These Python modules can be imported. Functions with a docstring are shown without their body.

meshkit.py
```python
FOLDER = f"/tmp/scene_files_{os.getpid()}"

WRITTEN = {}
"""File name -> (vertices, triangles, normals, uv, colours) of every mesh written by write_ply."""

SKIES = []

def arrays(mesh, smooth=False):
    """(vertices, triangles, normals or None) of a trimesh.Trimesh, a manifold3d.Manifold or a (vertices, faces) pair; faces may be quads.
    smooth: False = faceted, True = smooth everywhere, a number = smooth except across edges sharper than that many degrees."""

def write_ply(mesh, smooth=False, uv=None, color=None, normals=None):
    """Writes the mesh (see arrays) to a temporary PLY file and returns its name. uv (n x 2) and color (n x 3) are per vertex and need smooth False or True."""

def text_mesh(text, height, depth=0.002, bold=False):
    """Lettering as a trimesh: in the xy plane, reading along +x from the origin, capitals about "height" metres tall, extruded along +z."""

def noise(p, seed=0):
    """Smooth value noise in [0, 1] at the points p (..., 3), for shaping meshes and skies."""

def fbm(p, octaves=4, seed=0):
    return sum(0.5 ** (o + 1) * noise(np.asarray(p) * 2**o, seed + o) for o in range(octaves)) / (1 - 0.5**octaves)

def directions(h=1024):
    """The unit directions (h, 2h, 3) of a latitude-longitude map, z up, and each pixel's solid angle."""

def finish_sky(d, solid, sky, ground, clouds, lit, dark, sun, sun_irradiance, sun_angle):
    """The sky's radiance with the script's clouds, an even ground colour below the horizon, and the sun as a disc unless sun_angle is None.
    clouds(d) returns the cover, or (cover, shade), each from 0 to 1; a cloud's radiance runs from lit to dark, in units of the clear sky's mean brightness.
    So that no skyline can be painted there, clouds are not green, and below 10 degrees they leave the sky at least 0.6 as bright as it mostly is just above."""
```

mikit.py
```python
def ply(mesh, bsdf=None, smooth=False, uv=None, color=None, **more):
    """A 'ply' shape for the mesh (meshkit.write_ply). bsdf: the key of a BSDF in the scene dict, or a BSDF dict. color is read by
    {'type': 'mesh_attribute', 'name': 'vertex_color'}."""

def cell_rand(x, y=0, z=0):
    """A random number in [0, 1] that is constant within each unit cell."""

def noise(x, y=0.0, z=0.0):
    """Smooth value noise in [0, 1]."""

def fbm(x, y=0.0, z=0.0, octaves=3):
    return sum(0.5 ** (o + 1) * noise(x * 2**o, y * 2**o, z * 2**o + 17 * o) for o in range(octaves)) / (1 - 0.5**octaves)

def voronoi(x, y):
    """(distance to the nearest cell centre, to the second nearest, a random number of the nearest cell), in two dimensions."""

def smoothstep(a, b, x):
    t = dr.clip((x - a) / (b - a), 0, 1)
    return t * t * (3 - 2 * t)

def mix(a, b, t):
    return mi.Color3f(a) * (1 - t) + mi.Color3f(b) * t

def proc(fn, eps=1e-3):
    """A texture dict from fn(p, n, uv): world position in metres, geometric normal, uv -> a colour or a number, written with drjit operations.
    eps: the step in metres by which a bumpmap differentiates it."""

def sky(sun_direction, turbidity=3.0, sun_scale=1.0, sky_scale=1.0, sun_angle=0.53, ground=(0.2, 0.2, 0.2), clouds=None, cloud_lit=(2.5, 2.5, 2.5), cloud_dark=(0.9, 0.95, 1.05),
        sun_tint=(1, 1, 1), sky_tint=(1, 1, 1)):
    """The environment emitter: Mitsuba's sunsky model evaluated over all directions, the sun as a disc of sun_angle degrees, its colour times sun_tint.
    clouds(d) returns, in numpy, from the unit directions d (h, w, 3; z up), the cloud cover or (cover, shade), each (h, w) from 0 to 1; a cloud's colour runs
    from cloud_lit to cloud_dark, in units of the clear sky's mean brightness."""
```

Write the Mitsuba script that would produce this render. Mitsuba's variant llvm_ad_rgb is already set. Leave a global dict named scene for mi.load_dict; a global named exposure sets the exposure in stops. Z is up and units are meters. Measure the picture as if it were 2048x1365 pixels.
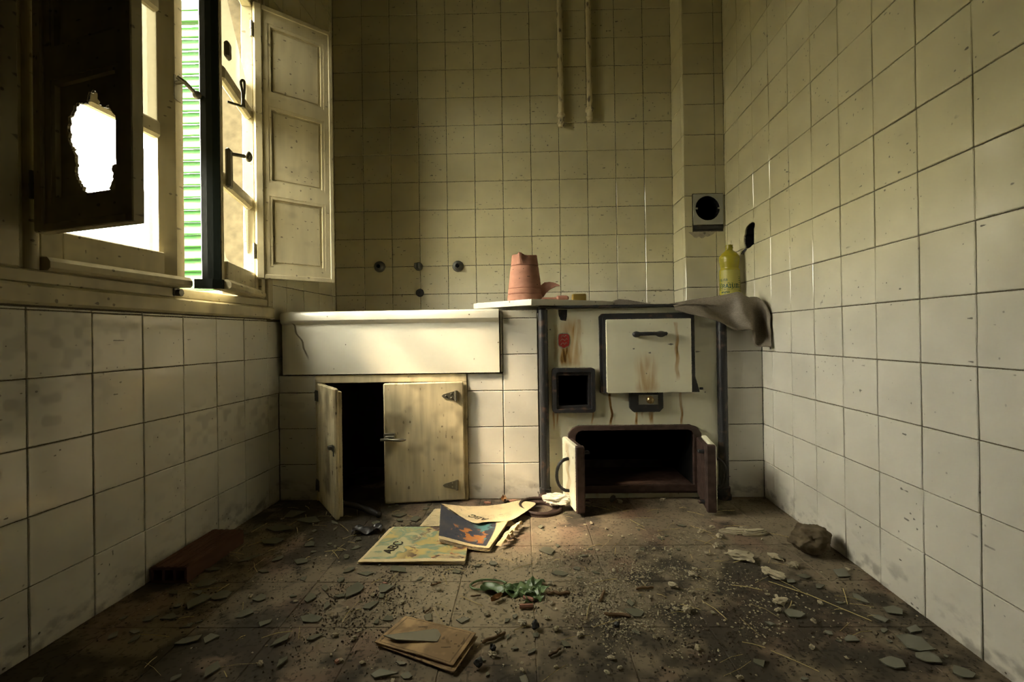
import math, random
import numpy as np, trimesh, mitsuba as mi, drjit as dr
import mikit, meshkit
from mikit import proc, noise, fbm, smoothstep, mix, cell_rand
from shapely.geometry import Polygon, box as sbox, Point
from scipy.interpolate import RectBivariateSpline

rng = np.random.default_rng(7)
random.seed(7)
T = mi.ScalarTransform4f
scene, labels, counts = {}, {}, {}

# ------------------------------------------------------------------ camera, sky, exposure
CAM_H, FPX = 0.6789, 957.8
M = np.array([[0.9997, -0.0214, 0.0146], [0.0215, 0.9998, -0.0031], [-0.0146, 0.0034, 0.9999]])   # columns: right, forward, up
_c = np.eye(4)
_c[:3, 0], _c[:3, 1], _c[:3, 2], _c[:3, 3] = -M[:, 0], M[:, 2], M[:, 1], (0, 0, CAM_H)
scene['camera'] = {'type': 'perspective', 'fov': 2 * math.degrees(math.atan(1024 / FPX)), 'fov_axis': 'x', 'near_clip': 0.02, 'far_clip': 500.0,
                   'principal_point_offset_x': 0.0, 'principal_point_offset_y': (682.5 - 667.7) / 1365.0, 'to_world': T(_c.tolist())}
SUN_DIR = (-1.0, -0.38, 0.96)
_sun = np.array(SUN_DIR) / np.linalg.norm(SUN_DIR)
def veil(d):
    """Thin bright overcast all over, brightest around the veiled sun."""
    ang = np.degrees(np.arccos(np.clip(d @ _sun, -1, 1)))
    return np.ones(d.shape[:2]), 1 - np.exp(-(ang / 38.0) ** 2)
scene['sky'] = mikit.sky(SUN_DIR, turbidity=6.0, sun_scale=0.165, sun_angle=8.0, sun_tint=(1.0, 0.96, 0.86), sky_scale=1.0, ground=(0.16, 0.15, 0.11),
                         clouds=veil, cloud_lit=(6.4, 6.05, 4.9), cloud_dark=(2.7, 2.6, 2.15))
exposure = 6.05

# ------------------------------------------------------------------ helpers
def rgb(*c): return {'type': 'rgb', 'value': list(c)}
def numbered(key):
    n = counts.get(key, 0); counts[key] = n + 1
    return key if n == 0 else f'{key}_{n:03d}'
def add(name, mesh, bsdf, parent=None, smooth=False, tw=None, label=None, **kw):
    """One entry of the scene; mesh may be a ready shape dict, which copies share."""
    key = numbered((parent + '__' if parent else '') + name)
    d = dict(mesh) if isinstance(mesh, dict) else mikit.ply(mesh, bsdf, smooth, **kw)
    if tw is not None: d['to_world'] = T(np.asarray(tw).tolist())
    scene[key] = d
    if label: labels[key] = {'label': label}
    return key
def tag(key, label, cat, group=None, kind=None):
    labels[key] = {'label': label, 'category': cat}
    if group: labels[key]['group'] = group
    if kind: labels[key]['kind'] = kind
    return key
def thing(name, label, cat, group=None, kind=None):
    return tag(numbered(name), label, cat, group, kind)
def one(name, mesh, bsdf, label, cat, group=None, kind=None, smooth=False, tw=None, **kw):
    return tag(add(name, mesh, bsdf, None, smooth, tw, **kw), label, cat, group, kind)
def frame(o, ex, up=(0, 0, 1)):
    ex = np.array(ex, float); ex /= np.linalg.norm(ex); up = np.array(up, float)
    m = np.eye(4); m[:3, 0] = ex; m[:3, 1] = up; m[:3, 2] = np.cross(ex, up); m[:3, 3] = o
    return m
def flat(x, y, z=0.0, a=0.0, tilt=(0, 0), s=1.0):
    """Placement on the floor: turned by a degrees, tilted about x and y."""
    m = trimesh.transformations.euler_matrix(math.radians(tilt[0]), math.radians(tilt[1]), math.radians(a), 'sxyz')
    m[:3, :3] *= s; m[:3, 3] = (x, y, z)
    return m
def moved(m, M4):
    m = m.copy(); m.apply_transform(M4); return m
def cbox(x0, x1, y0, y1, z0, z1, c=0.002):
    c = min(c, 0.45 * min(x1 - x0, y1 - y0, z1 - z0)); pts = []
    for x, sx in ((x0, 1), (x1, -1)):
        for y, sy in ((y0, 1), (y1, -1)):
            for z, sz in ((z0, 1), (z1, -1)):
                pts += [(x, y + sy * c, z + sz * c), (x + sx * c, y, z + sz * c), (x + sx * c, y + sy * c, z)]
    return trimesh.Trimesh(np.array(pts)).convex_hull
def bx(x0, x1, y0, y1, z0, z1):
    m = trimesh.creation.box((x1 - x0, y1 - y0, z1 - z0)); m.apply_translation(((x0 + x1) / 2, (y0 + y1) / 2, (z0 + z1) / 2)); return m
def cat(*ms): return trimesh.util.concatenate(list(ms))
def diff(a, *b): return trimesh.boolean.difference([a, *b], engine='manifold')
def union(*b): return trimesh.boolean.union(list(b), engine='manifold')
def extrude(poly, d, z0=0.0):
    if poly.geom_type != 'Polygon': return cat(*[extrude(g, d, z0) for g in poly.geoms if g.geom_type == 'Polygon' and g.area > 1e-7])
    m = trimesh.creation.extrude_polygon(poly, d, engine='earcut'); m.apply_translation((0, 0, z0)); return m
YZ_X = np.array([[0, 0, 1, 0], [1, 0, 0, 0], [0, 1, 0, 0], [0, 0, 0, 1.0]])      # (a, b, depth) -> (x = depth, y = a, z = b)
def along_x(poly, x0, x1): return moved(extrude(poly, x1 - x0, x0), YZ_X)
XZ_Y = np.array([[1, 0, 0, 0], [0, 0, -1, 0], [0, 1, 0, 0], [0, 0, 0, 1.0]])     # (x, z, depth) -> towards -y
def upright(poly, y, d): return moved(extrude(poly, d), trimesh.transformations.translation_matrix((0, y, 0)) @ XZ_Y)   # back face at y, front at y - d
def tube(p0, p1, r, n=16):
    return trimesh.creation.cylinder(r, segment=[p0, p1], sections=n)
def sweep(pts, r, n=8):
    """A round tube along a polyline; r may vary."""
    p = np.asarray(pts, float); r = np.broadcast_to(r, (len(p),))
    t = np.gradient(p, axis=0); t /= np.linalg.norm(t, axis=1, keepdims=True)
    ref = np.array([0, 0, 1.0]) if abs(t[:, 2]).mean() < 0.8 else np.array([1.0, 0, 0])
    a = np.cross(t, ref); a /= np.linalg.norm(a, axis=1, keepdims=True); b = np.cross(t, a)
    g = np.arange(n) * 2 * np.pi / n
    v = p[:, None] + r[:, None, None] * (np.cos(g)[None, :, None] * a[:, None] + np.sin(g)[None, :, None] * b[:, None])
    f = [[i * n + j, i * n + (j + 1) % n, (i + 1) * n + (j + 1) % n, (i + 1) * n + j] for i in range(len(p) - 1) for j in range(n)]
    f = np.array(f); tri = np.vstack([f[:, [0, 1, 2]], f[:, [0, 2, 3]]])
    k = len(p) * n
    caps = [[k, (j + 1) % n, j] for j in range(n)] + [[k + 1, k - n + j, k - n + (j + 1) % n] for j in range(n)]
    return trimesh.Trimesh(np.vstack([v.reshape(-1, 3), p[:1], p[-1:]]), np.vstack([tri, caps]), process=False)
def lathe(profile, n=40):
    return trimesh.creation.revolve(np.array(profile, float), sections=n)
def curve(pts, n):
    """Catmull-Rom through the points."""
    p = np.asarray(pts, float); p = np.vstack([2 * p[0] - p[1], p, 2 * p[-1] - p[-2]]); out = []
    t = np.linspace(0, len(p) - 3 - 1e-9, n)
    for u in t:
        i = int(u); w = u - i; a, b, c, d = p[i:i + 4]
        out.append(0.5 * (2 * b + (c - a) * w + (2 * a - 5 * b + 4 * c - d) * w * w + (3 * b - a - 3 * c + d) * w ** 3))
    return np.array(out)
def rrect(x0, x1, z0, z1, r): return sbox(x0 + r, z0 + r, x1 - r, z1 - r).buffer(r, quad_segs=6)
def sheet(ctrl, nu, nv, th, bump=0.0, seed=0, k=3):
    """A thin closed sheet through a grid of control points; returns (vertices, triangles) and uv."""
    c = np.asarray(ctrl, float); a, b = c.shape[:2]
    u, v = np.linspace(0, 1, nu), np.linspace(0, 1, nv)
    P = np.stack([RectBivariateSpline(np.linspace(0, 1, a), np.linspace(0, 1, b), c[..., i], kx=min(k, a - 1), ky=min(k, b - 1))(u, v) for i in range(3)], -1)
    if bump: P[..., 2] += bump * (meshkit.fbm(P * 14 + seed, 3, seed) - 0.5)
    n = np.cross(np.gradient(P, axis=0), np.gradient(P, axis=1)); n /= np.linalg.norm(n, axis=-1, keepdims=True) + 1e-12
    if n[..., 2].mean() < 0: n = -n
    top, bot = P.reshape(-1, 3), (P - n * th).reshape(-1, 3); N = nu * nv
    i, j = np.meshgrid(np.arange(nu - 1), np.arange(nv - 1), indexing='ij')
    q = np.stack([i * nv + j, (i + 1) * nv + j, (i + 1) * nv + j + 1, i * nv + j + 1], -1).reshape(-1, 4)
    f = [q[:, [0, 1, 2]], q[:, [0, 2, 3]], q[:, [0, 2, 1]] + N, q[:, [0, 3, 2]] + N]
    rim = [k2 * nv for k2 in range(nu)] + [(nu - 1) * nv + k2 for k2 in range(1, nv)] + [k2 * nv + nv - 1 for k2 in range(nu - 2, -1, -1)] + [k2 for k2 in range(nv - 2, 0, -1)]
    r1 = np.array(rim); r2 = np.roll(r1, -1)
    f += [np.stack([r1, r1 + N, r2], 1), np.stack([r2, r1 + N, r2 + N], 1)]
    U, V = np.meshgrid(u, v, indexing='ij'); uv = np.stack([U.ravel(), V.ravel()], 1)
    return (np.vstack([top, bot]), np.vstack(f)), np.vstack([uv, uv])
def rock(r, sub=3, amp=0.35, f=1.6, seed=0, flatten=1.0):
    m = trimesh.creation.icosphere(subdivisions=sub); v = np.array(m.vertices)
    d = 1 + amp * 2 * (meshkit.fbm(v * f + seed * 7.3, 4, seed) - 0.5)
    v *= d[:, None]; v *= np.array(r) if np.ndim(r) else r
    v[:, 2] *= flatten; v[:, 2] -= v[:, 2].min()
    return trimesh.Trimesh(v, m.faces, process=False)
def shard_poly(size, seed, n=None, aspect=0.6):
    q = np.random.default_rng(seed); n = n or q.integers(4, 7)
    a = np.sort((np.arange(n) + q.uniform(-0.35, 0.35, n)) * 2 * np.pi / n)
    r = size * 0.5 * q.uniform(0.7, 1.15, n)
    return Polygon(np.stack([r * np.cos(a), r * aspect * np.sin(a)], 1)).convex_hull

# ------------------------------------------------------------------ materials
def mat(key, base, rough=0.5, spec=0.5, metal=0.0, bump=None, two=True, **kw):
    b = {'type': 'principled', 'base_color': base if isinstance(base, dict) else rgb(*base), 'roughness': rough, 'specular': spec, 'metallic': metal, **kw}
    if bump: b = {'type': 'bumpmap', 'arbitrary': bump[0], 'scale': bump[1], 'bsdf': b}
    scene[key] = {'type': 'twosided', 'bsdf': b} if two else b
    return key
def spots(p, f, lo, hi):
    return smoothstep(lo, hi, noise(p.x * f, p.y * f, p.z * f))
def tile_fn(p, n, uv):
    warm_cast = smoothstep(0.55, 1.15, p.z)  # warm cast of the light painted into the tile colour, growing with height
    base = mix((0.55, 0.53, 0.46), (0.50, 0.455, 0.272), warm_cast)
    tone = fbm(p.x * 6, p.y * 6, p.z * 6)
    base = base * (0.86 + 0.28 * tone)
    grime = smoothstep(0.50, 0.80, fbm(p.x * 5 + 9, p.y * 5, p.z * 5)) * smoothstep(-0.8, -1.0, p.x)
    dirt = spots(p, 100.0, 0.88, 0.94) * smoothstep(0.45, 0.62, fbm(p.x * 9, p.y * 9 + 4, p.z * 9)) + 0.35 * grime * spots(p, 40.0, 0.45, 0.75)
    dots = spots(p, 70.0, 0.968, 0.978)
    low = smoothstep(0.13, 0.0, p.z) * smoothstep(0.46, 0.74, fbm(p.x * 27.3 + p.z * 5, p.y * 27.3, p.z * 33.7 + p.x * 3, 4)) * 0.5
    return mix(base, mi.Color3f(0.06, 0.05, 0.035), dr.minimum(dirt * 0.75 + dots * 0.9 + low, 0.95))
def floor_fn(p, n, uv):
    a, b = fbm(p.x * 4.5 + 3, p.y * 4.5, 0.0, 4), fbm(p.x * 17, p.y * 17, 3.0, 4)
    sand = mix((0.18, 0.146, 0.096), (0.105, 0.083, 0.056), b)
    clay = mix(sand, mi.Color3f(0.15, 0.092, 0.064), smoothstep(0.55, 0.75, fbm(p.x * 7 + 20, p.y * 7, 1.0)) * 0.6)
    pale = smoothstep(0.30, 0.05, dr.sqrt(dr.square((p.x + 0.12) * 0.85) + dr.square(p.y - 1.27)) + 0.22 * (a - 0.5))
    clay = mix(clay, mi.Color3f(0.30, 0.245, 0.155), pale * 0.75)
    soot = (1 - 0.6 * pale) * smoothstep(0.47, 0.66, a * 0.62 + b * 0.38 + 0.13 * smoothstep(-0.40, -0.70, p.x + 0.25 * (b - 0.5)) + 0.06 * smoothstep(1.10, 0.95, p.y) + 0.05 * smoothstep(0.5, 0.75, p.x))  # patchy soot, plus shade painted in towards the left, front and right edges
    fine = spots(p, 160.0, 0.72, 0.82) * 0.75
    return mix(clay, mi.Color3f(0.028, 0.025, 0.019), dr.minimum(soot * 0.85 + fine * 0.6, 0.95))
def floor_bump(p, n, uv): return fbm(p.x * 60, p.y * 60, 0.0, 4)
def wood_fn(p, n, uv):
    g = fbm(p.x * 30, p.y * 30, p.z * 4, 3)
    crack = smoothstep(0.90, 0.95, noise(p.x * 55, p.y * 55, p.z * 110)) * smoothstep(0.45, 0.6, fbm(p.x * 9, p.y * 9, p.z * 9))
    dust = smoothstep(0.55, 0.8, fbm(p.x * 14, p.y * 14, p.z * 14)) * 0.25
    return mix(mi.Color3f(0.38, 0.335, 0.205) * (0.75 + 0.45 * g), mi.Color3f(0.10, 0.08, 0.05), dr.minimum(dust + crack * 0.8 + spots(p, 70.0, 0.88, 0.93) * 0.7, 0.9))
def door_fn(p, n, uv):
    g = fbm(p.x * 70, p.y * 30, p.z * 5, 3)
    scuff = smoothstep(0.86, 0.93, noise(p.x * 120, p.y * 40, p.z * 45)) * smoothstep(0.4, 0.6, fbm(p.x * 10, p.y * 8, p.z * 7))
    grime = smoothstep(0.48, 0.75, fbm(p.x * 12, p.y * 12, p.z * 9)) * 0.62
    return mix(mi.Color3f(0.53, 0.46, 0.29) * (0.7 + 0.5 * g), mi.Color3f(0.13, 0.10, 0.05), dr.minimum(grime + scuff * 0.8, 0.9))
STREAKS = [(0.20, 0.062, 0.535, 0.765, 0.62), (0.172, 0.020, 0.540, 0.665, 0.95), (0.236, 0.012, 0.56, 0.74, 0.45), (0.14, 0.012, 0.56, 0.72, 0.4),
           (0.361, 0.007, 0.29, 0.432, 1.0), (0.469, 0.007, 0.29, 0.362, 0.95), (0.652, 0.007, 0.29, 0.432, 0.8), (0.53, 0.012, 0.30, 0.362, 0.7), (0.495, 0.006, 0.33, 0.362, 0.6),
           (0.126, 0.006, 0.28, 0.357, 0.7), (0.142, 0.005, 0.30, 0.357, 0.6), (0.287, 0.006, 0.30, 0.357, 0.7), (0.502, 0.055, 0.43, 0.61, 0.55), (0.622, 0.010, 0.49, 0.72, 0.65),
           (0.30, 0.01, 0.0, 0.05, 0.4), (0.42, 0.012, 0.0, 0.05, 0.4), (0.60, 0.01, 0.0, 0.05, 0.4), (0.17, 0.006, 0.02, 0.25, 0.35), (0.46, 0.33, 0.755, 0.785, 0.5)]
def enamel_fn(p, n, uv):
    base = mi.Color3f(0.64, 0.62, 0.47) * (0.88 + 0.22 * fbm(p.x * 8, p.y * 8, p.z * 8))
    wob = (noise(p.x * 20, 3.0, p.z * 26) - 0.5) * 0.012
    s = mi.Float(0)
    for x, w, z0, z1, a in STREAKS:
        h = smoothstep(w, w * 0.35, dr.abs(p.x + wob - x)) * smoothstep(z0 - 0.01, z0 + 0.03, p.z) * smoothstep(z1 + 0.006, z1 - (0.004 if w < 0.03 else 0.07), p.z)
        s = dr.maximum(s, h * a)
    s = s * (0.20 + 1.35 * fbm(p.x * 85, 1.0, p.z * 12 + 3 * noise(p.x * 30, 0.0, 2.0)))
    rust = mix(base, mi.Color3f(0.36, 0.20, 0.045), dr.minimum(s * 1.15, 0.95))
    rust = mix(rust, mi.Color3f(0.12, 0.055, 0.02), smoothstep(0.72, 1.05, s))
    chip = spots(p, 60.0, 0.90, 0.93) * 0.8
    return mix(rust, mi.Color3f(0.05, 0.04, 0.03), chip)
def iron_fn(p, n, uv):
    r = smoothstep(0.55, 0.78, fbm(p.x * 40, p.y * 40, p.z * 40))
    return mix((0.016, 0.017, 0.019), (0.075, 0.042, 0.028), r * 0.8)
def rust_fn(p, n, uv):
    return mix((0.018, 0.012, 0.010), (0.060, 0.034, 0.026), fbm(p.x * 50, p.y * 50, p.z * 50))
def sink_fn(p, n, uv):
    t = fbm(p.x * 5, p.y * 5, p.z * 5)
    c = mi.Color3f(0.62, 0.595, 0.49) * (0.88 + 0.2 * t)
    crack = smoothstep(0.006, 0.0015, dr.abs(p.x + 0.955 - (0.74 - p.z) * 0.42 + 0.02 * (noise(p.z * 30, 5.0) - 0.5))) * smoothstep(0.58, 0.62, p.z) * smoothstep(0.745, 0.735, p.z)
    return mix(c, mi.Color3f(0.12, 0.1, 0.06), dr.minimum(crack * 0.9 + spots(p, 60.0, 0.92, 0.95) + 0.5 * smoothstep(-0.965, -1.0, p.x), 0.95))
def terra_fn(p, n, uv):
    return mix((0.215, 0.10, 0.065), (0.30, 0.155, 0.105), fbm(p.x * 30, p.y * 30, p.z * 55)) * (1 - 0.75 * spots(p, 120.0, 0.90, 0.94))
def plaster_fn(p, n, uv):
    return mix((0.22, 0.19, 0.125), (0.42, 0.37, 0.26), fbm(p.x * 45, p.y * 45, p.z * 45)) * (1 - 0.5 * spots(p, 90.0, 0.75, 0.85))
def rock_fn(p, n, uv):
    return mix((0.045, 0.035, 0.022), (0.16, 0.125, 0.08), fbm(p.x * 40, p.y * 40, p.z * 40, 4))
def cloth_fn(p, n, uv):
    return mix((0.13, 0.112, 0.088), (0.24, 0.205, 0.155), fbm(p.x * 16, p.y * 16, p.z * 16)) * (0.8 + 0.35 * noise(p.x * 300, p.y * 300, p.z * 300))
def card_fn(p, n, uv):
    g = fbm(p.x * 26, p.y * 26, 0.0, 4)
    e = dr.minimum(dr.minimum(uv.x, 1 - uv.x), dr.minimum(uv.y, 1 - uv.y))
    line = smoothstep(0.012, 0.004, dr.abs(e - 0.05))
    return mix(mix((0.38, 0.26, 0.13), (0.22, 0.145, 0.075), smoothstep(0.35, 0.62, g)), mi.Color3f(0.10, 0.065, 0.035), dr.minimum(line * 0.7 + spots(p, 110.0, 0.80, 0.88), 0.9))
def newsprint(uv, x0, x1, cols, rows):
    col = uv.x * cols; f = col - dr.floor(col); row = uv.y * rows
    t = smoothstep(0.25, 0.6, row - dr.floor(row)) * (noise(uv.x * 170, dr.floor(row) * 3.1) * 0.9)
    return t * smoothstep(0.05, 0.09, f) * smoothstep(0.95, 0.91, f)
def paint1_fn(p, n, uv):
    wx, wy = fbm(uv.x * 4, uv.y * 4, 1.0) - 0.5, fbm(uv.x * 4 + 9, uv.y * 4, 5.0) - 0.5
    a, b = fbm(uv.x * 4 + 2.5 * wx, uv.y * 5 + 2.5 * wy + uv.x * 2, 2.0, 4), fbm(uv.x * 7 + 3 * wy, uv.y * 7 + 3 * wx, 8.0, 4)
    c = mix((0.48, 0.38, 0.14), (0.22, 0.28, 0.18), smoothstep(0.45, 0.62, a))
    c = mix(c, mi.Color3f(0.50, 0.26, 0.09), smoothstep(0.5, 0.62, b) * smoothstep(0.35, 0.7, uv.x))
    c = mix(c, mi.Color3f(0.10, 0.06, 0.05), smoothstep(0.58, 0.68, b) * smoothstep(0.3, 0.55, uv.x))
    c = mix(c, mi.Color3f(0.62, 0.50, 0.26), smoothstep(0.60, 0.70, a) * 0.6)
    edge = smoothstep(0.075, 0.065, uv.y) + smoothstep(0.03, 0.024, uv.x)
    return mix(c, mi.Color3f(0.58, 0.47, 0.27), dr.minimum(edge, 1)) * (1 - 0.5 * spots(p, 130.0, 0.88, 0.93))
def paint2_fn(p, n, uv):
    wx = fbm(uv.x * 5, uv.y * 5, 4.0) - 0.5
    a, b = fbm(uv.x * 5 + 2 * wx, uv.y * 6, 3.0, 4), fbm(uv.x * 9 + 3 * wx, uv.y * 5, 6.0, 4)
    c = mix((0.025, 0.035, 0.065), (0.075, 0.07, 0.07), a)
    c = mix(c, mi.Color3f(0.36, 0.14, 0.04), smoothstep(0.55, 0.66, b) * smoothstep(0.75, 0.5, dr.abs(uv.x - 0.55) * 2.2) * smoothstep(0.62, 0.4, dr.abs(uv.y - 0.4) * 2))
    c = mix(c, mi.Color3f(0.08, 0.2, 0.2), smoothstep(0.58, 0.66, a) * smoothstep(0.6, 0.8, uv.x))
    edge = smoothstep(0.08, 0.065, uv.y) + smoothstep(0.90, 0.92, uv.x)
    return mix(c, mi.Color3f(0.58, 0.46, 0.26), dr.minimum(edge, 1)) * (1 - 0.4 * spots(p, 130.0, 0.88, 0.93))
def paper_fn(p, n, uv):
    c = mi.Color3f(0.60, 0.49, 0.29) * (0.85 + 0.3 * fbm(p.x * 12, p.y * 12, 0.0))
    t = newsprint(uv, 0, 1, 5.0, 46.0) * smoothstep(0.45, 0.55, fbm(uv.x * 3, uv.y * 3, 9.0))
    return mix(c, mi.Color3f(0.12, 0.10, 0.07), dr.minimum(t * 0.55 + spots(p, 110.0, 0.86, 0.92) * 0.7, 0.9))
def shutter_green_fn(p, n, uv):
    w = smoothstep(0.5, 0.75, fbm(p.x * 20, p.y * 20, p.z * 60))
    return mix((0.030, 0.135, 0.022), (0.10, 0.15, 0.045), w * 0.6)
def stucco_fn(p, n, uv): return mix((0.045, 0.038, 0.022), (0.10, 0.085, 0.05), fbm(p.x * 40, p.y * 40, p.z * 40, 4))
def brickred_fn(p, n, uv): return mix((0.06, 0.030, 0.022), (0.11, 0.060, 0.042), fbm(p.x * 35, p.y * 20, p.z * 60)) 
def bottle_fn(p, n, uv): return mix((0.33, 0.285, 0.018), (0.26, 0.22, 0.022), fbm(p.x * 30, p.y * 30, p.z * 30))
def pipe_fn(p, n, uv):
    return mix(mi.Color3f(0.52, 0.455, 0.275), mi.Color3f(0.09, 0.065, 0.04), smoothstep(0.56, 0.74, fbm(p.x * 60, p.y * 60, p.z * 22)) * 0.85)

mat('M_tile', proc(tile_fn), 0.10, 0.5)
mat('M_grout', (0.10, 0.088, 0.06), 0.9, 0.2)
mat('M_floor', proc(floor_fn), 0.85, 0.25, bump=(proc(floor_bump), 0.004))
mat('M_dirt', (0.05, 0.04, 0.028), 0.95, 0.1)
mat('M_wood', proc(wood_fn), 0.42, 0.4)
mat('M_door', proc(door_fn), 0.5, 0.4)
mat('M_enamel', proc(enamel_fn), 0.2, 0.5)
mat('M_iron', proc(iron_fn), 0.42, 0.5)
mat('M_rust', proc(rust_fn), 0.6, 0.4)
mat('M_soot', (0.006, 0.006, 0.006), 0.9, 0.1)
mat('M_sink', proc(sink_fn), 0.22, 0.5)
mat('M_terra', proc(terra_fn), 0.75, 0.3)
mat('M_plaster', proc(plaster_fn), 0.9, 0.2)
mat('M_rock', proc(rock_fn), 0.95, 0.2)
mat('M_cloth', proc(cloth_fn), 0.62, 0.4)
mat('M_card', proc(card_fn), 0.8, 0.2)
mat('M_paint1', proc(paint1_fn), 0.6, 0.3)
mat('M_paint2', proc(paint2_fn), 0.5, 0.3)
mat('M_paper', proc(paper_fn), 0.8, 0.2)
mat('M_ink', (0.03, 0.025, 0.02), 0.7, 0.2)
mat('M_green', proc(shutter_green_fn), 0.45, 0.4)
mat('M_darkgreen', (0.0025, 0.006, 0.0035), 0.5, 0.3)
mat('M_stucco', proc(stucco_fn), 0.95, 0.1)
mat('M_brick', proc(brickred_fn), 0.9, 0.2)
mat('M_bottle', proc(bottle_fn), 0.3, 0.5)
mat('M_label', (0.33, 0.30, 0.065), 0.45, 0.4)
mat('M_labelink', (0.015, 0.06, 0.04), 0.5, 0.3)
mat('M_pipe', proc(pipe_fn), 0.5, 0.4)
mat('M_metal', (0.10, 0.10, 0.085), 0.42, 0.5, 0.7)
mat('M_hinge', (0.16, 0.15, 0.11), 0.4, 0.5, 0.6)
mat('M_brass', (0.30, 0.22, 0.10), 0.3, 0.5, 0.9)
mat('M_black', (0.012, 0.012, 0.012), 0.5, 0.4)
mat('M_glass', (0.10, 0.10, 0.07), 0.16, 0.5)
mat('M_wall', (0.06, 0.055, 0.045), 0.9, 0.2)
mat('M_ceiling', (0.12, 0.11, 0.08), 0.9, 0.2)
mat('M_bag', (0.075, 0.125, 0.045), 0.4, 0.5)
mat('M_twig', (0.12, 0.075, 0.04), 0.85, 0.2)
mat('M_straw', (0.38, 0.30, 0.13), 0.7, 0.3)
mat('M_leaf', (0.24, 0.13, 0.055), 0.8, 0.2)
mat('M_black_plastic', (0.022, 0.021, 0.022), 0.35, 0.5)
mat('M_white_paper', (0.78, 0.74, 0.62), 0.9, 0.1)
mat('M_red', (0.28, 0.03, 0.025), 0.5, 0.4)
mat('M_foam', (0.30, 0.22, 0.06), 0.9, 0.1)
mat('M_grey', (0.28, 0.275, 0.215), 0.4, 0.4)
scene['M_pane'] = {'type': 'thindielectric', 'int_ior': 1.5}
for _k, _w in (('M_dusty', 0.6), ('M_grimy_pane', 0.82)): scene[_k] = {'type': 'blendbsdf', 'weight': _w, 'a': {'type': 'thindielectric', 'int_ior': 1.5}, 'b': {'type': 'principledthin', 'base_color': rgb(0.24, 0.225, 0.16), 'roughness': 0.6, 'diff_trans': 1.2, 'spec_trans': 0.0}}

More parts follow.
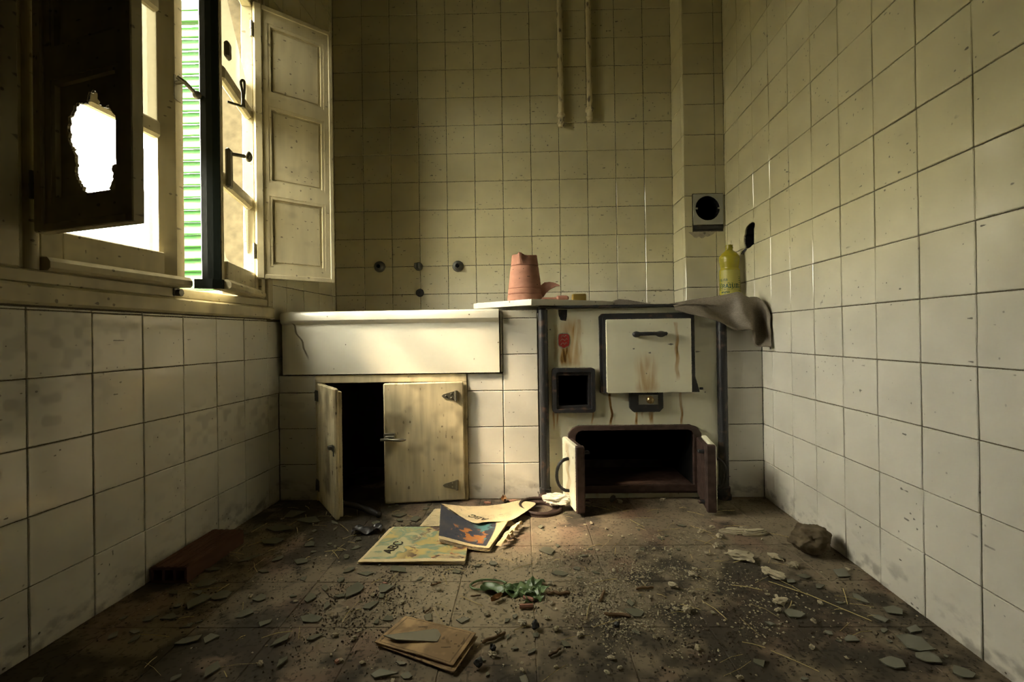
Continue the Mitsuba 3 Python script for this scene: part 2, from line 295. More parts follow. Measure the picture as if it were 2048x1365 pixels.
# ------------------------------------------------------------------ the room: walls, tiles, floor, ceiling
P, JOINT = 0.15, 0.0022
Lo, Ld = np.array([-1.0701, 1.0109, 0]), np.array([0.0472, 0.9989, 0])
Ro, Rd = np.array([0.978, 1.8984, 0]), np.array([-0.0543, -0.9985, 0])
YB, YF, YC, Y0 = 2.5504, 1.985, 2.366, -0.9        # back wall, counter front, chimney front, wall behind the camera
HC = 2.62
FL, FR, FB, FF, FCH = frame(Lo, Ld), frame(Ro, Rd), frame((-0.8408, YB, 0), (1, 0, 0)), frame((-0.0829, YF, 0), (1, 0, 0)), frame((0.805, YC, 0), (1, 0, 0))
FCS = frame((0.805, YC, 0), (0, -1, 0))            # chimney's left side, facing the window
_tiles = {}
def tile_ply(w, h, bsdf='M_tile'):
    k = (round(w, 4), round(h, 4), bsdf)
    if k not in _tiles:
        c, d = min(0.0016, w / 3, h / 3), 0.008
        v = np.array([[x, y, z] for z, i in ((-d, 0), (-c * 0.8, 0), (0, c)) for x, y in ((i, i), (w - i, i), (w - i, h - i), (i, h - i))], float)
        f = [[8, 9, 10, 11]] + [[a * 4 + i, a * 4 + (i + 1) % 4, a * 4 + 4 + (i + 1) % 4, a * 4 + 4 + i] for a in (0, 1) for i in range(4)]
        _tiles[k] = mikit.ply((v, np.array(f)), bsdf)
    return _tiles[k]
def lay(parent, fr, region, xs, ys, jitter=0.0045, holes=None):
    """Tiles of a wall: every cell of the grid, cut by the region, is a piece of its own."""
    for i in range(len(xs) - 1):
        for j in range(len(ys) - 1):
            g = JOINT / 2 + random.uniform(0, 0.0005)
            x0, x1, y0, y1 = xs[i] + g, xs[i + 1] - g, ys[j] + g, ys[j + 1] - g
            cell = sbox(x0, y0, x1, y1).intersection(region)
            if cell.is_empty or cell.area < 6e-5: continue
            tw = fr.copy()
            tilt = trimesh.transformations.euler_matrix(random.gauss(0, jitter), random.gauss(0, jitter), random.gauss(0, 0.002))
            for part in (getattr(cell, 'geoms', [cell])):
                if part.geom_type != 'Polygon' or part.area < 6e-5: continue
                a, b, c, d = part.bounds
                if c - a < 0.004 or d - b < 0.004: continue
                if part.area > 0.995 * (c - a) * (d - b):
                    ctr = np.eye(4); ctr[:3, 3] = ((a + c) / 2, (b + d) / 2, random.uniform(-0.0006, 0.0006))
                    off = np.eye(4); off[:3, 3] = (-(c - a) / 2, -(d - b) / 2, 0)
                    add('tile', tile_ply(c - a, d - b), None, parent, tw=fr @ ctr @ tilt @ off)
                else:
                    add('tile', extrude(part, 0.008, -0.008), 'M_tile', parent, tw=fr)
def grid(k0, k1, off=0.0): return [off + P * k for k in range(k0, k1 + 1)]
def poly_wall(fr, poly, d, name, label, bsdf='M_grout', face=-0.004):
    return one(name, extrude(poly, d, -d + face), bsdf, label, 'wall', kind='structure', tw=fr)

WS0, WS1, WZ0, WZ1 = -0.02, 0.888, 0.80, 2.10       # opening in the left wall, along it and up
SB = (YB - Lo[1]) / Ld[1]                            # where the left wall meets the back wall
opening = sbox(WS0, WZ0, WS1, WZ1)
wl = poly_wall(FL, sbox(-1.95, -0.1, SB + 0.15, HC).difference(opening), 0.145, 'wall_left', 'left wall of white tiles with the window in it')
add('reveal', extrude(sbox(WS0 - 0.012, WZ0 - 0.012, WS1 + 0.0, WZ1 + 0.0).difference(sbox(WS0 + 0.001, WZ0 + 0.004, WS1 - 0.004, WZ1 - 0.004)), 0.09, -0.16), 'M_stucco', wl, tw=FL, label='rough rendered window reveal')
add('outer_render', extrude(sbox(-1.95, -0.1, SB + 0.5, HC + 0.4).difference(sbox(WS0 - 0.0, WZ0 - 0.02, WS1, WZ1)), 0.03, -0.18), 'M_stucco', wl, tw=FL)
lay(wl, FL, sbox(-0.75, 0, 0.975, 0.757).union(sbox(0.97, 0.45, SB, 0.757)), grid(-5, 11), [0, .15, .3, .45, .6, .75, .757])
lay(wl, FL, sbox(0.926, 0.757, SB, HC), grid(6, 11), [.757] + grid(6, 18))
KB = (YB - Ro[1]) / Rd[1]
SOCK = Polygon([(-0.195, 1.147), (-0.222, 1.140), (-0.236, 1.128), (-0.240, 1.112), (-0.252, 1.104), (-0.256, 1.085), (-0.250, 1.063), (-0.236, 1.048), (-0.214, 1.042), (-0.188, 1.043), (-0.160, 1.050), (-0.148, 1.060), (-0.147, 1.11), (-0.139, 1.122), (-0.138, 1.137), (-0.158, 1.147)])
wr = poly_wall(FR, sbox(KB - 0.15, -0.1, 2.85, HC).difference(SOCK), 0.14, 'wall_right', 'right wall of cream tiles with a broken socket hole')
lay(wr, FR, sbox(KB, 0.75, 1.75, HC).union(sbox(-0.087, 0, 1.75, 0.75)).difference(SOCK), grid(-5, 12), grid(0, 18))
wb = poly_wall(FB, sbox(-0.35, -0.1, 2.05, HC), 0.14, 'wall_back', 'back wall of cream tiles above the sink and stove')
lay(wb, FB, sbox(-0.157, 0.755, 1.646, HC), [-0.157] + grid(0, 12), grid(5, 18, 0.0047))
chim_hole = moved(trimesh.creation.cylinder(0.0625, 0.3, sections=40), trimesh.transformations.translation_matrix((0.917, 2.40, 1.288)) @ trimesh.transformations.rotation_matrix(math.pi / 2, (1, 0, 0)))
wc = one('wall_chimney', diff(bx(0.809, 1.06, YC + 0.004, YB + 0.02, 0.78, HC), chim_hole), 'M_grout', 'tiled chimney breast in the right corner above the stove', 'wall', kind='structure')
add('duct', moved(trimesh.creation.annulus(0.0595, 0.0622, 0.16, sections=40), trimesh.transformations.translation_matrix((0.917, YC + 0.085, 1.288)) @ trimesh.transformations.rotation_matrix(math.pi / 2, (1, 0, 0))), 'M_soot', wc)
add('duct_end', bx(0.85, 0.985, YC + 0.15, YC + 0.153, 1.22, 1.36), 'M_soot', wc)
add('plaster_patch', upright(Polygon([(0.822, 1.172), (0.955, 1.172), (0.94, 1.158), (0.915, 1.147), (0.905, 1.152), (0.895, 1.143), (0.885, 1.140), (0.873, 1.150), (0.862, 1.143), (0.850, 1.146), (0.838, 1.158)]), YC + 0.001, 0.0025), 'M_plaster', wc, label='bare broken plaster under the vent')
VENT = sbox(0.8425 - 0.805, 1.173, 0.994 - 0.805, 1.3615)
lay(wc, FCH, sbox(0, 0.79, 0.197, HC).difference(VENT), [0, 0.153, 0.197], grid(5, 18, 0.0))
lay(wc, FCS, sbox(-0.184, 0.79, 0, HC), [-0.184, -0.034, 0.0], grid(5, 18, 0.0))
one('wall_near', bx(-1.4, 1.1, Y0 - 0.1, Y0, -0.1, HC), 'M_wall', 'plain wall behind the viewer', 'wall', kind='structure')
one('ceiling', bx(-1.5, 1.3, Y0 - 0.1, YB + 0.15, HC, HC + 0.12), 'M_ceiling', 'plain ceiling of the kitchen', 'ceiling', kind='structure')
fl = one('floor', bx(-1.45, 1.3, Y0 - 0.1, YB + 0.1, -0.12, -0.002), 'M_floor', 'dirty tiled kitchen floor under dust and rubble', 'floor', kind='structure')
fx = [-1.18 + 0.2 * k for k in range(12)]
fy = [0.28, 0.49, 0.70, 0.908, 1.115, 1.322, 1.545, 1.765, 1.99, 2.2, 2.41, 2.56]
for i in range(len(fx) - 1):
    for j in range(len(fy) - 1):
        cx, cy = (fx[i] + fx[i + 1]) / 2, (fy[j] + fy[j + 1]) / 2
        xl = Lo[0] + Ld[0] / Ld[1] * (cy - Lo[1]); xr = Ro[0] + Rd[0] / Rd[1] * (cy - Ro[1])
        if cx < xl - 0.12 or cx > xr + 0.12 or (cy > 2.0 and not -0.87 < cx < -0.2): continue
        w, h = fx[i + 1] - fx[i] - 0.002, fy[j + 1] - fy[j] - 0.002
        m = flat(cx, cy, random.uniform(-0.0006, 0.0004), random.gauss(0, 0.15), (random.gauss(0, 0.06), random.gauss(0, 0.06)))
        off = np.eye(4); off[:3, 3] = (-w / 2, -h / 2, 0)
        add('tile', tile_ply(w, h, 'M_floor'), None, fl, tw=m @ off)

# ------------------------------------------------------------------ the window: frame and two sashes
win = tag('window_1', 'cream painted casement window with both sashes ajar in the left wall', 'window', kind='structure')
def wpart(name, *a, m='M_wood', c=0.003, tw=FL, parent=win, **k): return add(name, cbox(*a, c), m, parent, tw=tw, **k)
wpart('apron', -0.75, 0.925, 0.760, 0.806, -0.004, 0.020, c=0.006)
wpart('sill', -0.75, 0.905, 0.806, 0.838, -0.10, 0.008, c=0.004)
wpart('casing', 0.888, 0.925, 0.806, 2.13, -0.004, 0.012)
wpart('casing', -0.10, -0.022, 0.838, 2.13, -0.004, 0.014)
wpart('casing', -0.10, 0.925, 2.09, 2.16, -0.004, 0.012)
wpart('jamb', 0.862, 0.888, 0.838, 2.09, -0.06, 0.002)
add('jamb', union(cbox(-0.024, 0.030, 0.838, 2.09, -0.075, -0.002, 0.003), tube((0.010, 0.838, 0.0), (0.010, 2.09, 0.0), 0.014)), 'M_wood', win, smooth=35, tw=FL)
wpart('head', -0.02, 0.888, 2.05, 2.09, -0.06, 0.002)
st = add('strike_plate', union(cbox(0.400, 0.437, 0.812, 0.836, 0.006, 0.012, 0.002), moved(trimesh.creation.cylinder(0.010, 0.022, sections=14), trimesh.transformations.translation_matrix((0.414, 0.822, 0.014)))), 'M_metal', win, tw=FL, label='dark metal bolt catch')
def sash(fr, W, z0, z1, bars, mirrored, panes):
    s = numbered(win + '__sash')
    A = lambda name, *a, c=0.003, m='M_wood': add(name, cbox(*a, c), m, s, tw=fr)
    fw, hw = (0.068, 0.05) if not mirrored else (0.075, 0.042)
    xf0, xf1, xh0, xh1 = (W - fw, W, 0.0, hw) if not mirrored else (0.0, fw * 0.82, W - hw, W)
    g0, g1 = (hw, W - fw) if not mirrored else (fw * 0.82, W - hw)
    A('stile', xh0, xh1, z0 + 0.03, z1, -0.042, 0.0); 
    # the meeting stile has a sloped inner edge
    e = xf0 if not mirrored else xf1; sgn = 1 if not mirrored else -1
    prof = Polygon([(xf0 if mirrored else xf1, -0.042), (xf0 if mirrored else xf1, 0), (e + sgn * 0.040, 0), (e, -0.022), (e, -0.042)])
    m = extrude(prof, z1 - z0 - 0.03); m = moved(m, np.array([[1, 0, 0, 0], [0, 0, 1, z0 + 0.03], [0, 1, 0, 0], [0, 0, 0, 1.0]])); m.fix_normals()
    add('stile', m, 'M_wood', s, tw=fr)
    A('rail', g0, g1, z0 + 0.03, z0 + 0.097, -0.040, -0.002); A('rail', g0, g1, z1 - 0.06, z1, -0.040, -0.002)
    wb_ = moved(extrude(Polygon([(-0.03, 0), (0.020, 0), (0.026, 0.006), (0.026, 0.020), (0.018, 0.030), (-0.03, 0.030)]), W), np.array([[0, 0, 1, 0], [0, 1, 0, z0], [1, 0, 0, 0], [0, 0, 0, 1.0]])); wb_.fix_normals()
    add('weather_bar', wb_, 'M_wood', s, tw=fr)
    for b in bars:
        A('muntin', g0, g1, b - 0.025, b + 0.025, -0.034, -0.006, c=0.008)
    for poly, m in panes(g0, g1):
        add('pane', extrude(poly, 0.003, -0.026), m, s, tw=fr)
    return s
FSL = frame((-1.068, 1.040, 0), (0.040, 0.396, 0))
def panes_left(a, b):
    yield sbox(a, 1.67, b, 1.97), 'M_grimy_pane'
    yield sbox(a, 1.30, b, 1.64), 'M_grimy_pane'
    yield Polygon([(a, 0.93), (a + 0.10, 0.93), (a + 0.085, 0.942), (a + 0.05, 0.936), (a + 0.03, 0.955), (a, 0.96)]), 'M_dusty'
s0 = sash(FSL, 0.402, 0.838, 2.03, (1.292, 1.660), False, panes_left)
add('latch_plate', cat(cbox(0.368, 0.400, 1.40, 1.475, 0.0, 0.003, 0.001), tube((0.376, 1.452, 0.003), (0.376, 1.452, 0.03), 0.006, 10), sweep([(0.362, 1.462, 0.018), (0.376, 1.452, 0.03), (0.40, 1.44, 0.034), (0.412, 1.436, 0.034)], 0.006), moved(trimesh.creation.icosphere(2, 0.013), trimesh.transformations.translation_matrix((0.418, 1.434, 0.034)))), 'M_hinge', s0, tw=FSL, smooth=40, label='metal latch with a small round knob')
_u = np.array([-0.25, 0.968, 0]); _h = np.array([-1.042, 1.877, 0])
FSR = frame(_h - _u * 0.405, _u)
def panes_right(a, b):
    yield Polygon([(a, 1.575), (b, 1.575), (b, 1.665), (b - 0.03, 1.69), (b - 0.10, 1.76), (a + 0.06, 1.88), (a, 1.96)]), 'M_dusty'
    yield Polygon([(b - 0.012, 1.02), (b, 1.01), (b, 1.18), (b - 0.008, 1.19), (b - 0.03, 1.17), (b - 0.02, 1.10)]), 'M_dusty'
    yield Polygon([(a, 0.935), (a + 0.11, 0.935), (a + 0.05, 0.955), (a + 0.01, 1.01), (a, 1.02)]), 'M_dusty'
s1 = sash(FSR, 0.405, 0.838, 2.03, (1.205, 1.555), True, panes_right)
def lift(m, z0): m = moved(m, np.array([[1, 0, 0, 0], [0, 0, 1, z0], [0, 1, 0, 0], [0, 0, 0, 1.0]])); m.fix_normals(); return m
rb = lift(extrude(Polygon([(0.001, -0.002), (0.001, -0.050), (-0.004, -0.056), (-0.010, -0.052), (-0.012, -0.036), (-0.010, -0.020), (-0.004, -0.002)]), 1.16), 0.86)
foot = lift(extrude(Polygon([(0.0, 0.006), (0.0, -0.062), (-0.010, -0.078), (-0.022, -0.070), (-0.022, -0.02), (-0.010, 0.004)]), 0.028), 0.838)
add('meeting_strip', cat(rb, foot), 'M_darkgreen', s1, tw=FSR, label='dark green meeting strip')
for z, h in ((1.62, 0.055), (1.235, 0.13)):
    add('bolt_guide', cbox(0.035, 0.068, z - h / 2, z + h / 2, 0.0, 0.016, 0.006), 'M_hinge', s1, tw=FSR)
add('handle', cat(tube((0.055, 1.285, 0.01), (0.085, 1.290, 0.045), 0.006, 10), moved(trimesh.creation.icosphere(2, 0.016), trimesh.transformations.translation_matrix((0.092, 1.292, 0.055)) @ np.diag([1, 1.1, 0.7, 1]))), 'M_hinge', s1, tw=FSR, smooth=True, label='round metal knob')
add('hook', sweep(curve([(0.05, 1.452, 0.006), (0.065, 1.452, 0.03), (0.068, 1.452, 0.044), (0.066, 1.49, 0.046), (0.058, 1.525, 0.044), (0.070, 1.535, 0.05), (0.074, 1.51, 0.05), (0.068, 1.47, 0.048), (0.068, 1.445, 0.05)], 40), 0.0042, 8), 'M_hinge', s1, tw=FSR, smooth=True, label='bent iron hook')

def inner_shutter(fr, W, label, broken, mirrored):
    t = thing('interior_shutter', label, 'window shutter', group='interior shutters of the window')
    z0, z1, px0, px1 = 0.914, 1.988, 0.05, W - 0.036
    if mirrored: px0, px1 = 0.046, W - 0.043
    spans = [(0.962, 1.243), (1.293, 1.598), (1.646, 1.925)]
    if mirrored: spans = [(0.974, 1.236), (1.297, 1.598), (1.646, 1.925)]
    outer = sbox(0, z0, W, z1)
    rect = [sbox(px0, a, px1, b) for a, b in spans]
    body = outer
    for r in rect: body = body.difference(r)
    m = extrude(body, 0.018, -0.018)
    # raised moulding around each panel
    add('stile_frame', union(m), 'M_wood', t, tw=fr)
    edge = [cbox(0.0, 0.028, z0, z1, -0.002, 0.007, 0.003), cbox(W - 0.016, W, z0, z1, -0.002, 0.004, 0.002), cbox(0.028, W - 0.016, z0, z0 + 0.018, -0.002, 0.005, 0.002), cbox(0.028, W - 0.016, z1 - 0.018, z1, -0.002, 0.005, 0.002)]
    add('edge_moulding', cat(*edge), 'M_wood', t, tw=fr)
    for k, (a, b) in enumerate(spans):
        add('panel_moulding', extrude(sbox(px0 - 0.001, a - 0.001, px1 + 0.001, b + 0.001).difference(sbox(px0 + 0.011, a + 0.011, px1 - 0.011, b - 0.011)), 0.016, -0.018), 'M_wood', t, tw=fr)
        pan = sbox(px0 - 0.004, a - 0.004, px1 + 0.004, b + 0.004)
        if broken and k == 0:
            q = np.array(HOLE); q = np.vstack([q, q[:1]]); out = []
            for u, v in zip(q[:-1], q[1:]):
                n_ = max(2, int(np.linalg.norm(v - u) / 0.0035))
                for s in range(n_): out.append(u + (v - u) * s / n_ + rng.normal(0, 0.0022, 2))
            hole = Polygon(out).buffer(0)
            pan = pan.difference(hole)
            fr2 = [sbox(px0 - 0.001, a - 0.001, px1 + 0.001, b + 0.001)]
            sl = hole.buffer(0.012).difference(hole).intersection(sbox(px0, 1.11, px1, b))
            add('torn_layer', extrude(sl, 0.003, -0.016), 'M_soot', t, tw=fr, label='dark torn edge of the broken panel')
        add('panel', extrude(pan, 0.006, -0.018), 'M_wood', t, tw=fr)
        if not (broken and k == 0): add('panel_field', cbox(px0 + 0.019, px1 - 0.019, a + 0.019, b - 0.019, -0.014, -0.0085, 0.004), 'M_wood', t, tw=fr)
    for z in (1.018, 1.877):
        add('hinge', cat(tube((-0.007, z - 0.03, 0.004), (-0.007, z + 0.03, 0.004), 0.0055, 12), tube((-0.007, z - 0.002, 0.004), (-0.007, z + 0.002, 0.004), 0.0068, 12), cbox(-0.007, 0.016, z - 0.028, z + 0.028, -0.001, 0.001, 0.0004)), 'M_hinge', t, tw=fr, label='painted metal hinge')
    return t
HOLE = [[0.1471, 1.2009], [0.1622, 1.2015], [0.1755, 1.191], [0.1768, 1.1815], [0.184, 1.1671], [0.1942, 1.1623], [0.206, 1.1645], [0.2102, 1.1527], [0.2201, 1.141], [0.2301, 1.1334], [0.2387, 1.1341], [0.2459, 1.134], [0.2485, 1.1216], [0.2461, 1.0618], [0.2331, 1.0534], [0.2344, 1.0452], [0.2285, 1.0389], [0.2111, 1.0359], [0.2152, 1.0203], [0.2105, 1.0005], [0.2031, 0.9912], [0.1927, 0.9831], [0.1661, 0.987], [0.1435, 0.9862], [0.1283, 0.992], [0.1178, 1.0056], [0.1059, 1.0278], [0.1, 1.0495], [0.1019, 1.0702], [0.0991, 1.0863], [0.0836, 1.0989], [0.078, 1.1366], [0.0846, 1.1546], [0.0958, 1.1708], [0.1054, 1.1818], [0.1193, 1.1827], [0.1315, 1.1776], [0.1423, 1.1873]]
FHL, FHR = frame((-1.042, 1.010, 0), (0.959, -0.282, 0)), frame((-1.024, 1.829, 0), (0.735, 0.678, 0))
inner_shutter(FHL, 0.294, 'dark interior window shutter with a ragged hole broken through its bottom panel', True, True)
inner_shutter(FHR, 0.304, 'cream interior window shutter with three intact panels, swung against the back corner', False, False)

lv = thing('louvered_shutter', 'bright green louvered shutter standing open outside the window', 'shutter')
LY, lx0, lx1, lz0, lz1 = 1.965, -1.552, -1.185, 0.885, 2.10
for a, b in ((lx0, lx0 + 0.022), (lx1 - 0.05, lx1)): add('stile', cbox(a, b, LY - 0.003, LY + 0.032, lz0, lz1, 0.003), 'M_green', lv)
for a, b in ((lz0, lz0 + 0.03), (lz1 - 0.09, lz1 - 0.045), (lz1 - 0.045, lz1)): add('rail', cbox(lx0 + 0.022, lx1 - 0.05, LY, LY + 0.028, a, b, 0.003), 'M_green', lv)
slat = mikit.ply(cbox(lx0 + 0.018, lx1 - 0.046, -0.005, 0.005, -0.030, 0.030, 0.003), 'M_green')
z = lz0 + 0.055
while z < lz1 - 0.10:
    m = trimesh.transformations.rotation_matrix(math.radians(-24), (1, 0, 0)); m[:3, 3] = (0, LY + 0.014, z)
    add('slat', slat, None, lv, tw=m); z += 0.0515

# ------------------------------------------------------------------ tiled counter, sink, cupboard
ct = thing('tiled_counter', 'low masonry kitchen counter faced with white square tiles around the sink and stove', 'counter')
xl = -1.02
for a in ((-1.004, -0.867, 2.3, 0.524), (-0.231, -0.093, 2.545, 0.524), (-0.0925, 0.064, 2.545, 0.783), (0.834, 0.980, 2.36, 0.783)): add('masonry_block', bx(a[0], a[1], YF + 0.006, a[2], 0, a[3]), 'M_grout', ct)
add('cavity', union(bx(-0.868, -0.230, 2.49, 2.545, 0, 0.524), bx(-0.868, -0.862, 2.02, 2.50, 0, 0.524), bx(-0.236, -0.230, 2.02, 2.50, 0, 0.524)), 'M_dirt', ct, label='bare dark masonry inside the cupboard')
X0 = -0.0829
lay(ct, FF, sbox(-1.0235 - X0, 0, -0.867 - X0, 0.523), [-1.0235 - X0, -0.867 - X0], [0, .15, .3, .45, .523], jitter=0.003)
lay(ct, FF, sbox(-0.232 - X0, 0, -0.0829 - X0, 0.523), [-0.232 - X0, 0], [0, .15, .3, .45, .523], jitter=0.003)
lay(ct, FF, sbox(-0.0925 - X0, 0.526, 0, 0.783), [-0.0925 - X0, 0], [0.526, 0.60, 0.783], jitter=0.003)
lay(ct, FF, sbox(0, 0, 0.0635 - X0, 0.783), [0, 0.0635 - X0], [0, .15, .3, .45, .6, .75, .783], jitter=0.003)
lay(ct, FF, sbox(0.834 - X0, 0, 0.983 - X0, 0.783), [0.834 - X0, 0.9825 - X0], [0, .15, .3, .45, .6, .75, .783], jitter=0.003)

sk = thing('sink', 'wide white stone trough sink with a plain apron front', 'sink')
prof = Polygon([(1.972, 0.527), (1.9705, 0.735), (1.960, 0.742), (1.953, 0.752), (1.952, 0.768), (1.957, 0.782), (1.966, 0.788), (2.010, 0.788), (2.010, 0.785), (2.54, 0.785), (2.54, 0.527)])
add('basin', diff(along_x(prof, -0.998, -0.0955), cbox(-0.955, -0.135, 2.012, 2.50, 0.575, 0.9, 0.02)), 'M_sink', sk, smooth=25)
add('drain', moved(trimesh.creation.annulus(0.012, 0.03, 0.006, sections=24), trimesh.transformations.translation_matrix((-0.545, 2.25, 0.578))), 'M_metal', sk)

cb = thing('sink_cupboard', 'cream wooden cupboard front under the sink with one door ajar and one wide open', 'cupboard')
add('frame_rail', cbox(-0.866, -0.233, YF - 0.006, YF + 0.03, 0.490, 0.5225, 0.002), 'M_door', cb)
add('frame_post', cbox(-0.866, -0.838, YF - 0.006, YF + 0.03, 0.0, 0.490, 0.002), 'M_door', cb)
add('frame_post', cbox(-0.262, -0.233, YF - 0.006, YF + 0.03, 0.0, 0.490, 0.002), 'M_door', cb)
def cup_door(fr, W, flip):
    d = numbered(cb + '__door')
    # the front board with rounded edges, and the thinner lip behind it that fits the frame
    f = cbox(0.0, W, 0.006, 0.492, 0.0, 0.017, 0.005)
    l = cbox(0.012, W - 0.010, 0.012, 0.478, -0.014, 0.0, 0.002)
    scene[d] = dict(mikit.ply(cat(f, l), 'M_door'), to_world=T(fr.tolist()))
    return d
FDR = frame((-0.246, YF - 0.009, 0), (-0.319, -0.044, 0))
FDR = frame((-0.246 - 0.319, YF - 0.009 - 0.044, 0), (0.319, 0.044, 0))
d0 = cup_door(FDR, 0.322, False)
_hx, _hy = -0.838, YF - 0.012
_fx, _fy = -0.682, 1.757
FDL = frame((_hx, _hy, 0), (_fx - _hx, _fy - _hy, 0))
d1 = cup_door(FDL, math.hypot(_fx - _hx, _fy - _hy), True)
strap = Polygon([(-0.052, 0.0), (-0.046, 0.006), (0.0, 0.018), (0.0, -0.018), (-0.046, -0.006)]).buffer(0.001)
for zc in (0.435, 0.070):
    h = cat(extrude(strap, 0.003, 0.017), tube((0.004, -0.021, 0.019), (0.004, 0.021, 0.019), 0.0055, 12), cbox(0.008, 0.030, -0.020, 0.020, 0.006, 0.012, 0.001),
            *[moved(trimesh.creation.icosphere(1, 0.0035), trimesh.transformations.translation_matrix((x, y, 0.020))) for x, y in ((-0.036, 0), (-0.014, 0.008), (-0.014, -0.008))])
    m = FDR.copy(); m[:3, 3] = FDR[:3, 3] + FDR[:3, 0] * 0.286 + np.array([0, 0, zc])
    add('hinge', h, 'M_hinge', d0, tw=m, label='dark metal strap hinge')
la = cat(cbox(0.0, 0.045, 0.004, 0.020, 0.017, 0.022, 0.002), cbox(0.004, 0.044, -0.012, 0.010, 0.017, 0.026, 0.004), tube((-0.012, -0.004, 0.030), (0.02, -0.004, 0.030), 0.006, 12),
         sweep([(0.015, -0.003, 0.032), (0.04, -0.004, 0.040), (0.06, -0.005, 0.042), (0.078, -0.005, 0.042), (0.090, -0.005, 0.040)], [0.004, 0.005, 0.007, 0.0065, 0.002], 12))
m = FDR.copy(); m[:3, 3] += np.array([0, 0, 0.272])
add('latch', la, 'M_hinge', d0, tw=m, smooth=35, label='metal turn latch')
W1 = math.hypot(_fx - _hx, _fy - _hy)
for zc in (0.44, 0.07):
    m = FDL.copy(); m[:3, 3] += np.array([0, 0, zc])
    add('hinge', cat(tube((-0.004, -0.02, 0.02), (-0.004, 0.02, 0.02), 0.006, 12), cbox(-0.024, 0.02, -0.022, 0.022, 0.016, 0.020, 0.001)), 'M_metal', d1, tw=m, label='rusty hinge')
m = FDL.copy(); m[:3, 3] += FDL[:3, 0] * (W1 - 0.03) + np.array([0, 0, 0.27])
add('catch', cat(cbox(0.0, 0.03, -0.012, 0.012, 0.017, 0.021, 0.001), cbox(-0.006, 0.014, -0.006, 0.008, 0.020, 0.034, 0.002), cbox(0.014, 0.024, -0.03, -0.01, 0.017, 0.020, 0.001)), 'M_metal', d1, tw=m, label='dark latch catch')

# ------------------------------------------------------------------ the stove
sv = thing('stove', 'rust-streaked white enamel kitchen range with black iron trim built into the counter', 'stove')
sbody = diff(bx(0.100, 0.798, YF + 0.004, 2.36, 0.0, 0.785), bx(0.140, 0.274, 1.9, 2.28, 0.380, 0.516), bx(0.205, 0.702, 1.9, 2.33, 0.040, 0.287), bx(0.36, 0.66, 1.9, 2.3, 0.46, 0.72))
add('body', sbody, 'M_enamel', sv)
def liner(x0, x1, y0, y1, z0, z1, t=0.003):
    return diff(bx(x0 - t, x1 + t, y0, y1 + t, z0 - t, z1 + t), bx(x0, x1, y0 - 0.1, y1, z0, z1))
add('firebox', liner(0.145, 0.269, YF + 0.002, 2.25, 0.385, 0.511), 'M_soot', sv, label='sooty firebox')
add('oven_liner', liner(0.208, 0.699, YF + 0.002, 2.32, 0.047, 0.284), 'M_soot', sv, label='black lower oven interior')
add('ash_tray', cat(bx(0.212, 0.695, 2.0, 2.30, 0.048, 0.052), cbox(0.212, 0.695, 2.26, 2.275, 0.05, 0.088, 0.002)), 'M_rust', sv)
ring = lambda o, i, y, d: upright(o.difference(i), y, d)
add('firebox_frame', cat(ring(rrect(0.119, 0.295, 0.358, 0.541, 0.014), rrect(0.136, 0.280, 0.373, 0.524, 0.004), YF + 0.006, 0.030), ring(sbox(0.130, 0.352 + 0.014, 0.286, 0.532), sbox(0.146, 0.386, 0.268, 0.510), YF + 0.004, 0.018)), 'M_iron', sv, label='square black firebox frame without its door')
add('oven_frame', cat(ring(Polygon([(0.318, 0.436), (0.316, 0.750), (0.328, 0.762), (0.692, 0.762), (0.704, 0.750), (0.704, 0.50), (0.722, 0.436)]), sbox(0.345, 0.442, 0.678, 0.730), YF + 0.006, 0.018),
                      ring(Polygon([(0.328, 0.437), (0.328, 0.748), (0.336, 0.755), (0.686, 0.755), (0.694, 0.748), (0.694, 0.50), (0.708, 0.437)]), sbox(0.345, 0.442, 0.678, 0.732), YF - 0.010, 0.010), tube((0.722, YF - 0.012, 0.450), (0.734, YF - 0.012, 0.450), 0.005, 10)), 'M_iron', sv, label='black iron oven door surround')
od = add('oven_door', upright(rrect(0.341, 0.681, 0.439, 0.737, 0.004), YF + 0.008, 0.046), 'M_enamel', sv, label='white enamel oven door streaked with rust')
add('handle', cat(sweep(curve([(0.447, YF - 0.066, 0.676), (0.50, YF - 0.070, 0.677), (0.56, YF - 0.070, 0.677), (0.575, YF - 0.066, 0.676)], 14), [0.006] + [0.0075] * 12 + [0.006], 12),
              moved(trimesh.creation.icosphere(2, 1.0), trimesh.transformations.translation_matrix((0.459, YF - 0.050, 0.675)) @ np.diag([0.017, 0.015, 0.0125, 1])), moved(trimesh.creation.icosphere(2, 1.0), trimesh.transformations.translation_matrix((0.556, YF - 0.050, 0.675)) @ np.diag([0.020, 0.015, 0.0125, 1])), tube((0.459, YF - 0.03, 0.675), (0.459, YF - 0.06, 0.675), 0.008), tube((0.556, YF - 0.03, 0.675), (0.556, YF - 0.06, 0.675), 0.008)), 'M_iron', od, smooth=40, label='dark bar handle')
kp = add('damper_plate', ring(Polygon([(0.438, 0.440), (0.438, 0.374), (0.452, 0.359), (0.556, 0.359), (0.570, 0.374), (0.570, 0.440)]).buffer(0.002), sbox(0.472, 0.387, 0.552, 0.427), YF + 0.005, 0.020), 'M_iron', sv, label='black damper plate')
add('slide', upright(sbox(0.468, 0.384, 0.556, 0.430), YF + 0.004, 0.017), 'M_grey', kp)
add('knob', cat(moved(trimesh.creation.icosphere(3, 0.0165), trimesh.transformations.translation_matrix((0.514, YF - 0.034, 0.409))), tube((0.514, YF, 0.409), (0.514, YF - 0.02, 0.409), 0.008)), 'M_brass', kp, smooth=40, label='round brass knob')
